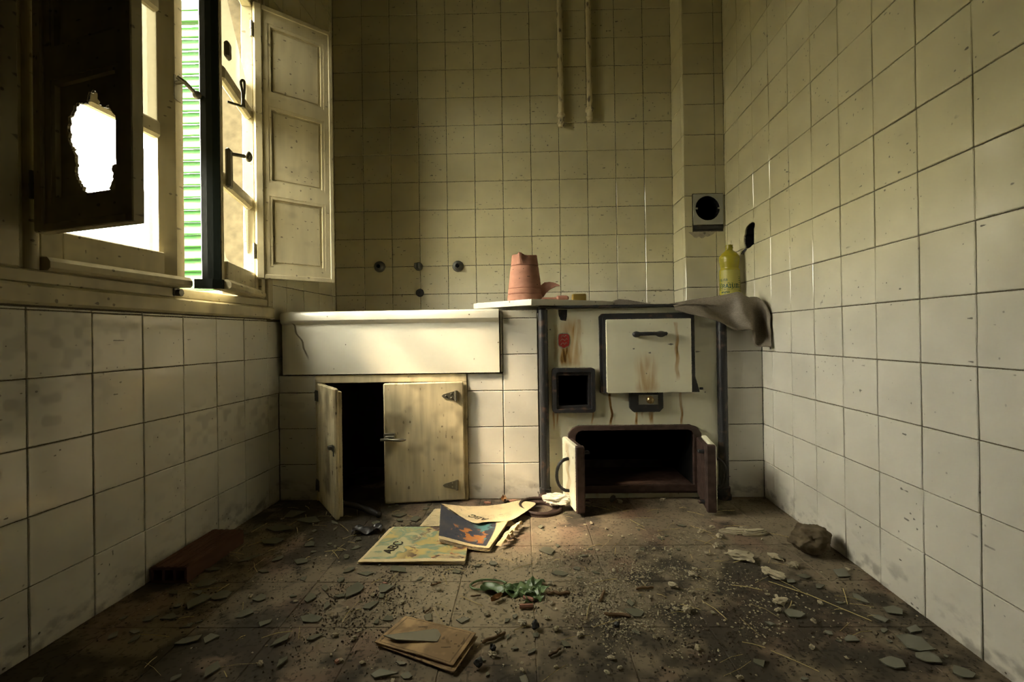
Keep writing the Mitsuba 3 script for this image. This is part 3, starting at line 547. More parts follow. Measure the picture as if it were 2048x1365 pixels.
lo = Polygon([(0.183, 0.026), (0.183, 0.268), (0.20, 0.292), (0.225, 0.302), (0.682, 0.302), (0.708, 0.292), (0.724, 0.268), (0.724, 0.026)])
li = Polygon([(0.212, 0.050), (0.212, 0.262), (0.224, 0.279), (0.238, 0.284), (0.668, 0.284), (0.684, 0.279), (0.694, 0.262), (0.694, 0.050)])
add('lower_frame', cat(ring(lo, li, YF + 0.006, 0.022), ring(sbox(0.20, 0.036, 0.706, 0.060), sbox(0.3, 0.0, 0.31, 0.01), YF - 0.016, 0.008)), 'M_rust', sv, label='rusty frame of the open lower oven')
def oven_leaf(hx, hy, fx_, fy_, zb, zt):
    W = math.hypot(fx_ - hx, fy_ - hy); left = fx_ < 0.45
    fr = frame((hx, hy, 0), (fx_ - hx, fy_ - hy, 0))            # normal: right of the way hinge -> edge, seen from above
    n = fr[:3, 2]
    out = 1 if (n[0] < 0) == left else -1                        # the enamel faces away from the opening
    d = numbered(sv + '__oven_leaf')
    e0, e1 = (0.0, 0.022) if out > 0 else (-0.022, 0.0)
    scene[d] = dict(mikit.ply(cbox(0, W, zb, zt, e0, e1, 0.005), 'M_enamel'), to_world=T(fr.tolist()))
    b0, b1 = (-0.020, 0.0) if out > 0 else (0.0, 0.020)
    add('backing', cat(cbox(0.008, W - 0.004, zb + 0.006, zt - 0.006, b0, b1, 0.004), cbox(W - 0.012, W + 0.006, zb - 0.004, zt + 0.002, min(b0, e0) + 0.004, max(b1, e1) - 0.004, 0.004)), 'M_rust', d, tw=fr, label='rusty inner plate')
    zc = (zb + zt) / 2 - 0.005
    arc = [(W * 0.5, zc + 0.062 * math.sin(a), out * (0.020 + 0.050 * max(0, math.cos(a)) ** 0.8)) for a in np.linspace(-1.45, 1.45, 18)]
    add('handle', sweep(np.array([(W * 0.55, zc - 0.062, out * 0.018)] + [(W * 0.55, y, z_) for _, y, z_ in arc] + [(W * 0.55, zc + 0.062, out * 0.018)]), 0.0062, 10), 'M_black', d, smooth=50, tw=fr, label='black half-round handle')
    for z_ in (zb + 0.028, zt - 0.028):
        add('tab', cbox(W - 0.032, W - 0.010, z_ - 0.006, z_ + 0.006, *((b0 - 0.022, b0 + 0.004) if out > 0 else (b1 - 0.004, b1 + 0.022)), 0.003), 'M_iron', d, tw=fr)
    for z_ in (zb + 0.03, zt - 0.03):
        add('hinge', tube((0.0, z_ - 0.022, (e0 + e1) / 2), (0.0, z_ + 0.022, (e0 + e1) / 2), 0.008, 12), 'M_rust', d, tw=fr)
oven_leaf(0.178, YF - 0.018, 0.208, 1.783, 0.018, 0.262)
oven_leaf(0.722, YF - 0.018, 0.688, 1.783, 0.018, 0.262)
for x in (0.0855, 0.8135):
    add('corner_post', cat(tube((x, YF - 0.012, 0.045), (x, YF - 0.012, 0.782), 0.0195, 20), tube((x, YF - 0.012, 0.0), (x, YF - 0.012, 0.02), 0.028, 20), tube((x, YF - 0.012, 0.02), (x, YF - 0.012, 0.05), 0.024, 20), tube((x, YF - 0.012, 0.405), (x, YF - 0.012, 0.409), 0.0203, 20)), 'M_iron', sv, smooth=40, label='black iron corner post')
add('hotplate', cbox(0.066, 0.838, 1.955, 2.36, 0.7855, 0.797, 0.003), 'M_iron', sv, label='black iron top plate')
add('chipped_patch', upright(Polygon([(0.150, 0.782), (0.187, 0.782), (0.186, 0.755), (0.182, 0.735), (0.160, 0.738), (0.152, 0.760)]), YF + 0.005, 0.002), 'M_iron', sv, label='dark patch where enamel has chipped')
bd = add('badge', upright(Polygon([(0.172 + r * math.cos(a), 0.655 + 1.18 * r * math.sin(a)) for a, r in [(math.radians(k), 0.0275 - 0.0022 * math.cos(math.radians(k * 4)) + (0.004 if 255 < k < 285 else 0)) for k in range(0, 360, 8)]]), YF + 0.005, 0.003), 'M_grey', sv, label='small red maker\'s badge')
add('enamel', upright(Polygon([(0.172 + r * math.cos(a), 0.655 + 1.18 * r * math.sin(a)) for a, r in [(math.radians(k), 0.0245 - 0.0022 * math.cos(math.radians(k * 4)) + (0.004 if 255 < k < 285 else 0)) for k in range(0, 360, 8)]]), YF + 0.003, 0.0025), 'M_red', bd)

for zc, w_ in ((0.671, 0.011), (0.656, 0.015), (0.640, 0.013)):
    add('scroll', sweep(curve([(0.172 - w_, YF - 0.0002, zc - 0.004), (0.172 - w_ * 0.4, YF - 0.0002, zc + 0.005), (0.172 + w_ * 0.2, YF - 0.0002, zc - 0.002), (0.172 + w_ * 0.7, YF - 0.0002, zc + 0.006), (0.172 + w_, YF - 0.0002, zc + 0.001)], 24), 0.0009, 5), 'M_grey', bd)

# ------------------------------------------------------------------ things on the counter
ZT = 0.797
slabp = Polygon([(-0.215, 2.13), (-0.19, 2.085), (0.038, 1.905), (0.10, 1.93), (0.30, 2.05), (0.50, 2.19), (0.30, 2.33), (0.05, 2.36), (-0.12, 2.30)])
one('marble_slab', extrude(slabp, 0.024, ZT + 0.001), 'M_sink', 'broken slab of pale marble lying across the corner of the stove top', 'slab')
ZS = ZT + 0.0255
jx, jy = 0.014, 2.07
jg = thing('terracotta_jug', 'terracotta jug with a pouring lip and a broken handle standing on the marble slab', 'jug')
prof = [(0.0, 0.0), (0.070, 0.0), (0.0755, 0.006), (0.0745, 0.028), (0.0712, 0.030), (0.0712, 0.032), (0.0738, 0.034), (0.0724, 0.052), (0.0692, 0.0535), (0.0692, 0.0555), (0.0705, 0.057), (0.0650, 0.11), (0.0602, 0.149), (0.0570, 0.151), (0.0570, 0.153), (0.0592, 0.155), (0.0560, 0.180), (0.0540, 0.196), (0.0510, 0.198), (0.0495, 0.192), (0.055, 0.15), (0.068, 0.012), (0.0, 0.010)]
jm = lathe(prof, 64)
v = np.array(jm.vertices); ang = np.arctan2(v[:, 1], v[:, 0]); pull = np.exp(-((ang + 1.85) / 0.20) ** 2) * np.clip((v[:, 2] - 0.150) / 0.045, 0, 1)
rr = np.hypot(v[:, 0], v[:, 1]); k = 1 + pull * 0.42
v[:, 0] *= k; v[:, 1] *= k; v[:, 2] += pull * 0.008 + 0.004 * np.sin(ang * 2 + 1) * np.clip((v[:, 2] - 0.15) / 0.045, 0, 1)
add('body', trimesh.Trimesh(v, jm.faces, process=False), 'M_terra', jg, smooth=22, tw=flat(jx, jy, ZS))
hp = Polygon([(0.060, 0.046), (0.066, 0.066), (0.085, 0.080), (0.108, 0.082), (0.128, 0.078), (0.150, 0.068), (0.150, 0.064), (0.135, 0.063), (0.112, 0.053), (0.092, 0.036), (0.078, 0.018), (0.072, 0.020)])
hm = moved(extrude(hp, 0.020, -0.010), np.array([[1, 0, 0, 0], [0, 0, -1, 0], [0, 1, 0, 0], [0, 0, 0, 1.0]])); hm.fix_normals()
add('handle_stub', hm, 'M_terra', jg, tw=flat(jx, jy, ZS, -8), label='curved broken handle')
one('terracotta_fragment', union(cbox(0.0, 0.085, -0.012, 0.012, 0.0, 0.015, 0.005), cbox(0.060, 0.115, -0.018, 0.016, 0.0, 0.022, 0.008)), 'M_terra', 'broken piece of terracotta handle lying on the slab beside the jug', 'pottery fragment', tw=flat(0.085, 2.03, ZS, 8))
one('foam_block', cbox(0, 0.064, 0, 0.04, 0, 0.046, 0.004), 'M_foam', 'small mustard-coloured block of foam standing behind the slab', 'foam block', tw=flat(0.238, 2.235, ZS, 3))
one('board_scrap', moved(extrude(Polygon([(0, 0), (0.012, 0.027), (0.03, 0.034), (0.07, 0.030), (0.20, 0.006), (0.22, 0)]), 0.10), XZ_Y), 'M_cloth', 'wedge of grey-brown board lying on the stove top', 'board scrap', tw=flat(0.395, 2.22, ZT + 0.001, 2))

# the stiff sheet draped over the stove's right corner
C = [[(0.607, 2.09, 0.8), (0.661, 2.09, 0.8), (0.729, 2.09, 0.8), (0.799, 2.09, 0.8), (0.855, 2.09, 0.8), (0.889, 2.09, 0.8), (0.911, 2.05, 0.8), (0.942, 2.05, 0.8), (0.958, 2.05, 0.8), (0.969, 2.05, 0.8)],
     [(0.607, 1.99, 0.799), (0.661, 1.99, 0.807), (0.729, 1.985, 0.817), (0.799, 1.985, 0.829), (0.855, 1.985, 0.837), (0.889, 1.975, 0.84), (0.911, 1.955, 0.821), (0.942, 1.935, 0.814), (0.958, 1.915, 0.792), (0.966, 1.895, 0.752)],
     [(0.611, 1.975, 0.799), (0.677, 1.965, 0.799), (0.735, 1.955, 0.797), (0.788, 1.95, 0.808), (0.839, 1.94, 0.82), (0.869, 1.93, 0.826), (0.901, 1.92, 0.794), (0.941, 1.935, 0.767), (0.967, 1.935, 0.753), (0.966, 1.89, 0.718)],
     [(0.614, 1.955, 0.790), (0.677, 1.945, 0.795), (0.739, 1.942, 0.791), (0.8, 1.944, 0.782), (0.846, 1.938, 0.771), (0.869, 1.91, 0.771), (0.912, 1.925, 0.754), (0.947, 1.955, 0.72), (0.967, 1.945, 0.702), (0.965, 1.885, 0.685)],
     [(0.618, 1.952, 0.781), (0.681, 1.952, 0.793), (0.739, 1.952, 0.788), (0.795, 1.95, 0.75), (0.835, 1.945, 0.717), (0.872, 1.915, 0.706), (0.903, 1.9, 0.706), (0.925, 1.93, 0.655), (0.955, 1.92, 0.651), (0.963, 1.88, 0.645)],
     [(0.613, 1.932, 0.773), (0.671, 1.905, 0.752), (0.72, 1.88, 0.737), (0.762, 1.868, 0.721), (0.813, 1.858, 0.698), (0.849, 1.86, 0.69), (0.904, 1.885, 0.682), (0.915, 1.9, 0.635), (0.941, 1.885, 0.622), (0.961, 1.875, 0.612)]]
ms, uvs = sheet(C, 60, 90, 0.0025, 0.004, 5)
one('draped_sheet', ms, 'M_cloth', 'stiff grey-brown sheet draped over the right corner of the stove', 'sheet', smooth=True)

bt = thing('plastic_bottle', 'empty yellow plastic bleach bottle without a cap, standing behind the draped sheet', 'bottle')
bp = [(0.0, 0.0), (0.036, 0.0), (0.042, 0.006), (0.0425, 0.02), (0.0425, 0.145), (0.0405, 0.152)]
for k in range(8): bp += [(0.0368 - 0.0012 * (k % 2) + 0.0008 * k, 0.156 + 0.0045 * k)]
bp += [(0.0425, 0.196), (0.0432, 0.204), (0.0405, 0.212), (0.027, 0.228), (0.0165, 0.236), (0.0145, 0.240), (0.0145, 0.246), (0.0165, 0.247), (0.0165, 0.250), (0.0145, 0.251), (0.0145, 0.262), (0.0125, 0.262), (0.0125, 0.22), (0.0, 0.21)]
bx_, by_, bz_ = 0.930, 2.16, ZT + 0.009
add('body', lathe(bp, 48), 'M_bottle', bt, smooth=30, tw=flat(bx_, by_, bz_))
def wrap(m, R, a0):
    """Bend a flat mesh (x along, y up, z out) round the bottle."""
    m = m.copy(); 
    for _ in range(2): m = m.subdivide()
    v = np.array(m.vertices); t = a0 + v[:, 0] / R; r = R + v[:, 2]
    return trimesh.Trimesh(np.stack([r * np.sin(t), -r * np.cos(t), v[:, 1]], 1), m.faces, process=False)
lab = trimesh.creation.revolve(np.array([(0.0428, 0.012), (0.0428, 0.146)]), angle=4.4, sections=60); lab.apply_transform(trimesh.transformations.rotation_matrix(-2.9, (0, 0, 1)))
lk = add('label', lab, 'M_label', bt, smooth=True, tw=flat(bx_, by_, bz_), label='paler printed label')
for txt, h, a0, zz in (('LEJIA', 0.0105, -1.55, 0.098), ('ERAIUIL', 0.0165, -1.50, 0.068), ('amonia', 0.008, -1.3, 0.046)):
    add('lettering', wrap(moved(meshkit.text_mesh(txt, h, 0.0004, True), trimesh.transformations.translation_matrix((0, zz, 0))), 0.0430, a0), 'M_labelink', lk, tw=flat(bx_, by_, bz_))
add('lettering_frame', wrap(extrude(rrect(-0.005, 0.062, 0.0605, 0.0905, 0.004).difference(rrect(-0.0035, 0.0605, 0.062, 0.089, 0.003)), 0.0004), 0.0430, -1.55), 'M_labelink', lk, tw=flat(bx_, by_, bz_))
rows = [extrude(sbox(0.0, 0.03 + 0.0085 * k, 0.030, 0.0318 + 0.0085 * k), 0.0004) for k in range(11)]
add('small_print', wrap(cat(*rows), 0.0430, 0.52), 'M_labelink', lk, tw=flat(bx_, by_, bz_))

# ------------------------------------------------------------------ fittings on the walls
vt = thing('vent_plate', 'square grey wall plate with a round black vent hole in the chimney breast', 'vent')
vh = Point(0.917, 1.288).buffer(0.060, quad_segs=16)
tabs = sbox(0.850, 1.284, 0.869, 1.291).union(sbox(0.965, 1.284, 0.985, 1.291))
add('plate', upright(sbox(0.8475, 1.207, 0.9915, 1.3565).difference(vh.difference(tabs)), YC + 0.004, 0.008), 'M_grey', vt)
add('slot_edge', cat(upright(sbox(0.8475, 1.1775, 0.9915, 1.2065), YC + 0.0075, 0.004), upright(Polygon([(0.853, 1.183), (0.985, 1.187), (0.985, 1.203), (0.855, 1.198)]), YC + 0.002, 0.006)), 'M_iron', vt, label='dark open slot under the plate')
sockd = one('socket_hole', union(extrude(SOCK.buffer(0.004).difference(SOCK.buffer(-0.0005)), 0.075, -0.082), extrude(SOCK.buffer(0.004), 0.004, -0.086)), 'M_soot', 'dark irregular hole of a missing wall socket in the right wall', 'socket hole', tw=FR)
for k, pts in enumerate(([(-0.235, 1.050, -0.004), (-0.240, 1.041, 0.004), (-0.252, 1.034, 0.008), (-0.266, 1.031, 0.005), (-0.272, 1.029, 0.004)], [(-0.222, 1.046, -0.004), (-0.230, 1.036, 0.005), (-0.240, 1.028, 0.007), (-0.250, 1.024, 0.005)])):
    add('wire', sweep(curve(pts, 14), 0.0028, 8), 'M_black', sockd, tw=FR, label='cut cable end')
def wall_pipe(x, z, label):
    t = thing('gas_pipe', label, 'pipe', group='flaking pipes hanging down the back wall')
    y = 2.522
    add('tube', tube((x, y, z + 0.05), (x, y, HC - 0.001), 0.0145, 20), 'M_pipe', t, smooth=40)
    nut = cat(*[moved(lathe(p, 20), trimesh.transformations.translation_matrix((x, y, z))) for p in ([(0, 0.045), (0.016, 0.045), (0.022, 0.052), (0.022, 0.064), (0.016, 0.070), (0, 0.070)], [(0, 0.0), (0.012, 0.0), (0.015, 0.004), (0.016, 0.012), (0.0195, 0.013), (0.0195, 0.022), (0.016, 0.024), (0.0155, 0.046), (0, 0.046)])])
    add('end_fitting', nut, 'M_pipe', t, smooth=40)
wall_pipe(0.2205, 1.772, 'longer left pipe of the two painted pipes ending on the back wall')
wall_pipe(0.3705, 1.800, 'shorter right pipe of the two painted pipes ending on the back wall')
TB = np.array([[1, 0, 0, 0], [0, 0, -1, 0], [0, 1, 0, 0], [0, 0, 0, 1.0]])
def fit(prof, x, z, y=YB): return moved(lathe(prof, 28), trimesh.transformations.translation_matrix((x, y, z)) @ TB)
ros = [(0.0, 0.0), (0.030, 0.0), (0.030, 0.004), (0.026, 0.010), (0.022, 0.011), (0.022, 0.016), (0.017, 0.022), (0.017, 0.032), (0.012, 0.034), (0.010, 0.024), (0.0, 0.022)]
for x, z, lab in ((-0.758, 1.056, 'left round tap stub on the back wall above the sink'), (-0.337, 1.051, 'right round tap stub on the back wall above the sink')):
    t = thing('tap_stub', lab, 'tap fitting', group='round tap stubs above the sink')
    add('rosette', fit(ros, x, z), 'M_metal', t, smooth=30)
    add('bore', fit([(0, 0.020), (0.009, 0.020), (0.009, 0.030), (0, 0.030)], x, z), 'M_soot', t)
t = thing('tap_spout_stub', 'small slotted metal spout stub between the two tap stubs', 'tap fitting')
add('collar', fit([(0.0, 0.0), (0.023, 0.0), (0.022, 0.008), (0.018, 0.012), (0.0, 0.012)], -0.549, 1.054), 'M_metal', t, smooth=30)
add('nut', cat(cbox(-0.567, -0.553, YB - 0.030, YB - 0.008, 1.042, 1.070, 0.003), moved(cbox(-0.008, 0.008, -0.018, 0.0, -0.019, 0.019, 0.005), trimesh.transformations.translation_matrix((-0.543, YB - 0.010, 1.055)))), 'M_metal', t)
one('drain_plug', fit([(0.0, 0.0), (0.022, 0.0), (0.021, 0.006), (0.014, 0.008), (0.004, 0.007), (0.003, 0.003), (0.0, 0.003)], -0.544, 0.913), 'M_black', 'small round black plug on the back wall just above the sink', 'wall plug', smooth=30)

# ------------------------------------------------------------------ on the floor
hs = one('hose', sweep(curve([(-0.80, 2.20, 0.016), (-0.78, 2.02, 0.018), (-0.73, 1.90, 0.022), (-0.665, 1.855, 0.026), (-0.61, 1.828, 0.020), (-0.545, 1.783, 0.014)], 40), np.r_[np.full(36, 0.0125), 0.0105, 0.010, 0.011, 0.012], 14), 'M_black_plastic', 'dark bent hose reaching out of the open cupboard onto the floor', 'hose', smooth=True)
rg = one('stove_ring', trimesh.creation.annulus(0.046, 0.086, 0.010, sections=48), 'M_rust', 'rusty flat iron stove ring lying by the corner post', 'stove ring', tw=flat(0.062, 1.868, 0.003, 0, (2, 3)))
add('rim', trimesh.creation.torus(0.080, 0.0065, 40, 8), 'M_rust', rg, smooth=True, tw=flat(0.062, 1.868, 0.013, 0, (2, 3)))
wp = rock(1.0, 4, 0.75, 2.6, 11); v = np.array(wp.vertices) * np.array([0.058, 0.026, 0.020]); v[:, 2] = np.abs(v[:, 2])
one('crumpled_paper', trimesh.Trimesh(v, wp.faces), 'M_white_paper', 'crumpled scrap of white paper at the foot of the left stove post', 'paper scrap', smooth=45, tw=flat(0.128, 1.868, 0.014, -8))
br = thing('hollow_brick', 'long hollow clay brick lying against the left wall', 'brick')
fb_ = Polygon([(0, 0), (0.104, 0), (0.104, 0.044), (0, 0.044)])
cells = [sbox(0.008 + 0.0322 * k, 0.008, 0.0322 + 0.0322 * k, 0.036) for k in range(3)]
for c_ in cells: fb_ = fb_.difference(c_)
bm = moved(extrude(fb_, 0.26), np.array([[1, 0, 0, 0], [0, 0, 1, 0], [0, 1, 0, 0], [0, 0, 0, 1.0]])); bm.fix_normals()
brm = flat(-1.047, 1.318, 0.001, -1.5)
add('shell', bm, 'M_brick', br, tw=brm)
for k in range(5): add('rib', cbox(0.006 + 0.019 * k, 0.017 + 0.019 * k, 0.002, 0.258, 0.043, 0.0465, 0.001), 'M_brick', br, tw=brm)
one('rubble_lump', rock((0.060, 0.046, 0.042), 4, 0.34, 2.4, 4), 'M_rock', 'big rough lump of dark rubble against the right wall', 'rubble', smooth=40, tw=flat(0.866, 1.478, 0.0, 20))
# newspapers: a thick folded one, an open dark one curling over it, a loose sheet beneath
def paper_stack(corners, th, seed):
    a, b, c, d = [np.array(q, float) for q in corners]        # front left, front right, back right, back left
    g = np.array([[a * (1 - u) * (1 - w) + b * u * (1 - w) + c * u * w + d * (1 - u) * w for w in np.linspace(0, 1, 5)] for u in np.linspace(0, 1, 6)])
    return sheet(g, 30, 30, th, 0.004, seed)
np1 = thing('newspaper', 'thick folded newspaper with a yellow and green painted front page', 'newspaper')
for k in range(4):
    o = 0.004 * k
    ms, uvs = paper_stack([(-0.505 + o * 0.4, 1.420 - 0.001 * k + (0.006 if k < 3 else 0), 0.0032 + 0.0026 * k), (-0.182 + 0.003 * (k % 2), 1.412, 0.004 + 0.0034 * k), (-0.19, 1.672, 0.0035 + 0.003 * k), (-0.478 + o, 1.678, 0.0032 + 0.0026 * k)], 0.0009, 3 + k)
    add('page', ms, 'M_paint1' if k == 3 else 'M_paper', np1, smooth=True, uv=uvs)
def masthead(parent, txt, h, x, y, z, a, tilt=(0, 0)):
    add('masthead', moved(meshkit.text_mesh(txt, h, 0.0006), np.eye(4)), 'M_ink', parent, tw=flat(x, y, z, a, tilt), label='large printed masthead letters')
masthead(np1, 'ABC', 0.031, -0.415, 1.462, 0.0142, 74)
dk = thing('dark_newspaper', 'newspaper with a dark picture page, curling over the other papers', 'newspaper')
for k in range(3):
    e = 0.0045 * k
    G = [[(-0.278, 1.532, 0.022 + e), (-0.290, 1.62, 0.022 + e), (-0.302, 1.70, 0.028 + e), (-0.312, 1.785, 0.040 + e)],
         [(-0.225, 1.512, 0.017 + e), (-0.232, 1.60, 0.014 + e), (-0.240, 1.66, 0.016 + e), (-0.258, 1.735, 0.026 + e)],
         [(-0.165, 1.498, 0.010 + e), (-0.165, 1.57, 0.008 + e), (-0.168, 1.63, 0.010 + e), (-0.185, 1.690, 0.018 + e)],
         [(-0.112, 1.492, 0.008 + e), (-0.095, 1.56, 0.008 + e), (-0.075, 1.63, 0.012 + e), (-0.060, 1.680, 0.020 + e)]]
    ms, uvs = sheet(G, 34, 30, 0.0010, 0.003, 9 + k)
    add('page', ms, 'M_paint2' if k == 2 else 'M_paper', dk, smooth=True, uv=uvs)
G = [[(-0.313, 1.790, 0.052), (-0.245, 1.735, 0.034), (-0.19, 1.672, 0.030), (-0.150, 1.655, 0.034)],
     [(-0.230, 1.825, 0.030), (-0.175, 1.775, 0.022), (-0.13, 1.715, 0.022), (-0.105, 1.668, 0.030)],
     [(-0.125, 1.850, 0.022), (-0.085, 1.800, 0.020), (-0.06, 1.745, 0.020), (-0.052, 1.690, 0.026)],
     [(-0.045, 1.905, 0.018), (-0.010, 1.870, 0.020), (0.018, 1.835, 0.022), (-0.01, 1.76, 0.022)],
     [(0.000, 1.915, 0.016), (0.018, 1.895, 0.018), (0.036, 1.875, 0.020), (0.040, 1.865, 0.020)]]
ms, uvs = sheet(G, 40, 30, 0.0008, 0.005, 21)
add('folded_page', ms, 'M_paper', dk, smooth=True, uv=uvs, label='pale text page folded back')
from scipy.spatial import cKDTree
_t = moved(meshkit.text_mesh('ABC', 0.028, 0.0006).subdivide().subdivide(), flat(-0.128, 1.712, 0, 148)); _v = np.array(_t.vertices); _s = ms[0][:len(ms[0]) // 2]
_d, _i = cKDTree(_s[:, :2]).query(_v[:, :2], k=4); _v[:, 2] += (_s[_i, 2] / (_d + 1e-5)).sum(1) / (1 / (_d + 1e-5)).sum(1) + 0.0006
add('masthead', trimesh.Trimesh(_v, _t.faces, process=False), 'M_ink', dk, label='large printed masthead letters')
tr = []
for k in range(7):
    bx0, by0 = -0.098 + 0.009 * k + rng.normal(0, 0.003), 1.52 + 0.024 * k
    Gk = [[(bx0, by0, 0.012), (bx0 + 0.012, by0 + 0.012, 0.020 + 0.006 * rng.random()), (bx0 + 0.020, by0 + 0.03, 0.012)], [(bx0 + 0.018, by0 - 0.004, 0.010), (bx0 + 0.030, by0 + 0.012, 0.026 + 0.008 * rng.random()), (bx0 + 0.036, by0 + 0.028, 0.010)]]
    ms, uvs = sheet(Gk, 8, 8, 0.0008, 0.004, 30 + k, k=2)
    add('torn_edge', trimesh.Trimesh(ms[0], ms[1], process=False), 'M_paper', dk, smooth=True, uv=uvs)
lp = thing('loose_newspaper_sheet', 'loose yellowed newspaper sheet lying flat under the other papers', 'newspaper')
ms, uvs = paper_stack([(-0.375, 1.700, 0.004), (-0.028, 1.690, 0.005), (-0.105, 1.880, 0.005), (-0.352, 1.868, 0.005)], 0.0010, 40)
add('page', ms, 'M_paper', lp, smooth=True, uv=uvs)
add('picture', extrude(Polygon([(-0.30, 1.79), (-0.16, 1.785), (-0.165, 1.845), (-0.29, 1.85)]), 0.0005, 0.0078), 'M_rock', lp, label='faded printed picture')
for k in range(5): add('print_block', extrude(sbox(-0.034 + 0.002 * k, 1.70 + 0.02 * k, -0.026 + 0.002 * k, 1.715 + 0.02 * k), 0.0004, 0.0066), 'M_ink', lp)
cd = thing('cardboard_cover', 'worn brown cardboard book cover lying on the floor in the foreground', 'cardboard')
for k, (dx, dy, dz) in enumerate(((0.004, -0.012, 0.004), (0.0, 0.0, 0.010))):
    ms, uvs = paper_stack([(-0.150 + dx, 0.966 + dy, 0.004 + dz), (-0.112 + dx, 1.058 + dy * 0.2, 0.012 + dz), (-0.288 + dx, 1.138, 0.004 + dz), (-0.333 + dx, 1.043, 0.003 + dz)], 0.0022, 50 + k)
    add('board', ms, 'M_card', cd, smooth=True, uv=uvs)
one('glass_shard_on_cover', extrude(Polygon([(-0.062, -0.012), (-0.030, -0.022), (0.060, -0.014), (0.062, 0.010), (0.048, 0.030), (0.040, 0.030)]), 0.0024), 'M_glass', 'large triangular glass shard resting on the cardboard cover', 'glass shard', tw=flat(-0.252, 1.055, 0.0175, -6, (-2, 2)))
# green plastic bag
bg = thing('plastic_bag', 'crumpled torn green plastic bag lying on the floor', 'plastic bag')
for k, (cx, cy, w, h, a) in enumerate(((-0.075, 1.268, 0.085, 0.040, -6), (-0.035, 1.262, 0.06, 0.045, 14), (0.000, 1.262, 0.05, 0.06, 40), (0.020, 1.290, 0.06, 0.05, 70), (0.012, 1.238, 0.045, 0.05, 20), (0.028, 1.262, 0.04, 0.05, -30))):
    q = np.random.default_rng(600 + k)
    G = [[(w * (i / 5 - 0.5) + q.normal(0, 0.003), h * (j / 4 - 0.5) * (1 - 0.25 * abs(i - 2.5) / 2.5) + q.normal(0, 0.003), 0.003 + 0.013 * q.random() ** 1.5) for j in range(5)] for i in range(6)]
    ms, uvs = sheet(G, 34, 28, 0.0008, 0.012, 61 + k)
    add('film', ms, 'M_bag', bg, smooth=25, tw=flat(cx, cy, 0.001, a))
add('handle_loop', sweep(curve([(-0.105, 1.266, 0.006), (-0.138, 1.275, 0.005), (-0.150, 1.295, 0.005), (-0.125, 1.318, 0.006), (-0.085, 1.318, 0.006), (-0.055, 1.305, 0.006), (-0.06, 1.292, 0.005)], 40), 0.0028, 8), 'M_bag', bg, smooth=True)

# broken glass: each shard its own thing
SH = [(-0.475, 1.8, 0.06), (-0.436, 1.438, 0.06), (-0.46, 1.362, 0.043), (-0.374, 1.39, 0.067), (-0.098, 1.419, 0.033), (-0.456, 1.269, 0.073), (-0.379, 1.281, 0.04), (-0.377, 1.244, 0.029), (-0.394, 1.203, 0.038), (-0.33, 1.145, 0.026), (-0.235, 1.150, 0.033), (-0.149, 1.139, 0.029), (-0.045, 1.137, 0.021), (0.021, 1.08, 0.02), (-0.043, 1.073, 0.02), (-0.027, 1.153, 0.019), (0.097, 1.358, 0.05), (0.069, 1.499, 0.053), (0.086, 1.049, 0.026), (-0.291, 0.959, 0.06), (-0.242, 0.952, 0.022), (-0.262, 0.988, 0.026), (-0.542, 1.282, 0.037), (-0.487, 1.245, 0.034), (-0.889, 1.31, 0.055), (-0.85, 1.223, 0.07), (-0.806, 1.247, 0.052), (-0.693, 1.234, 0.045), (-0.843, 1.582, 0.083), (-0.87, 1.685, 0.106), (-0.801, 1.76, 0.09), (-0.885, 1.827, 0.095), (-0.918, 1.39, 0.047), (-0.847, 1.458, 0.061), (-0.756, 1.062, 0.05), (-0.693, 1.167, 0.037), (-0.561, 1.234, 0.052), (0.012, 1.027, 0.024), (-0.026, 1.036, 0.017), (0.262, 1.164, 0.049), (0.64, 1.159, 0.039), (0.88, 1.172, 0.049), (0.835, 1.051, 0.066), (0.828, 1.142, 0.036), (0.827, 1.004, 0.047), (0.745, 0.989, 0.052), (0.84, 1.227, 0.038), (0.873, 1.352, 0.056), (0.778, 1.287, 0.035), (0.563, 1.123, 0.023), (-0.198, 1.374, 0.03), (0.474, 0.989, 0.031), (0.858, 0.96, 0.04), (0.709, 1.068, 0.033), (0.874, 1.10, 0.042)]
taken = [(-0.34, 1.55, .18), (-0.2, 1.6, .15), (-0.1, 1.78, .16), (-0.222, 1.05, .11), (0.866, 1.478, .08), (-1.0, 1.45, .10), (0.06, 1.87, .09), (-0.06, 1.27, .10), (-0.68, 1.86, .05), (-0.76, 1.87, .05)]
def free(x, y, r): return all(math.hypot(x - a, y - b) > r + c for a, b, c in taken) and -1.06 + 0.047 * (y - 1.2) + r < x < 0.94 + 0.054 * (y - 1.2) - r
for x, y, s in SH: taken.append((x, y, s * 0.4))
k = 0
while k < 95:
    left = rng.random() < 0.62
    y = rng.uniform(0.93, 1.93); x = (rng.uniform(-1.0, -0.35) if left else rng.uniform(-0.3, 0.9)); s = rng.uniform(0.012, 0.042) * (1.25 if left else 0.75)
    if free(x, y, s * 0.5): SH.append((x, y, s)); taken.append((x, y, s * 0.5)); k += 1
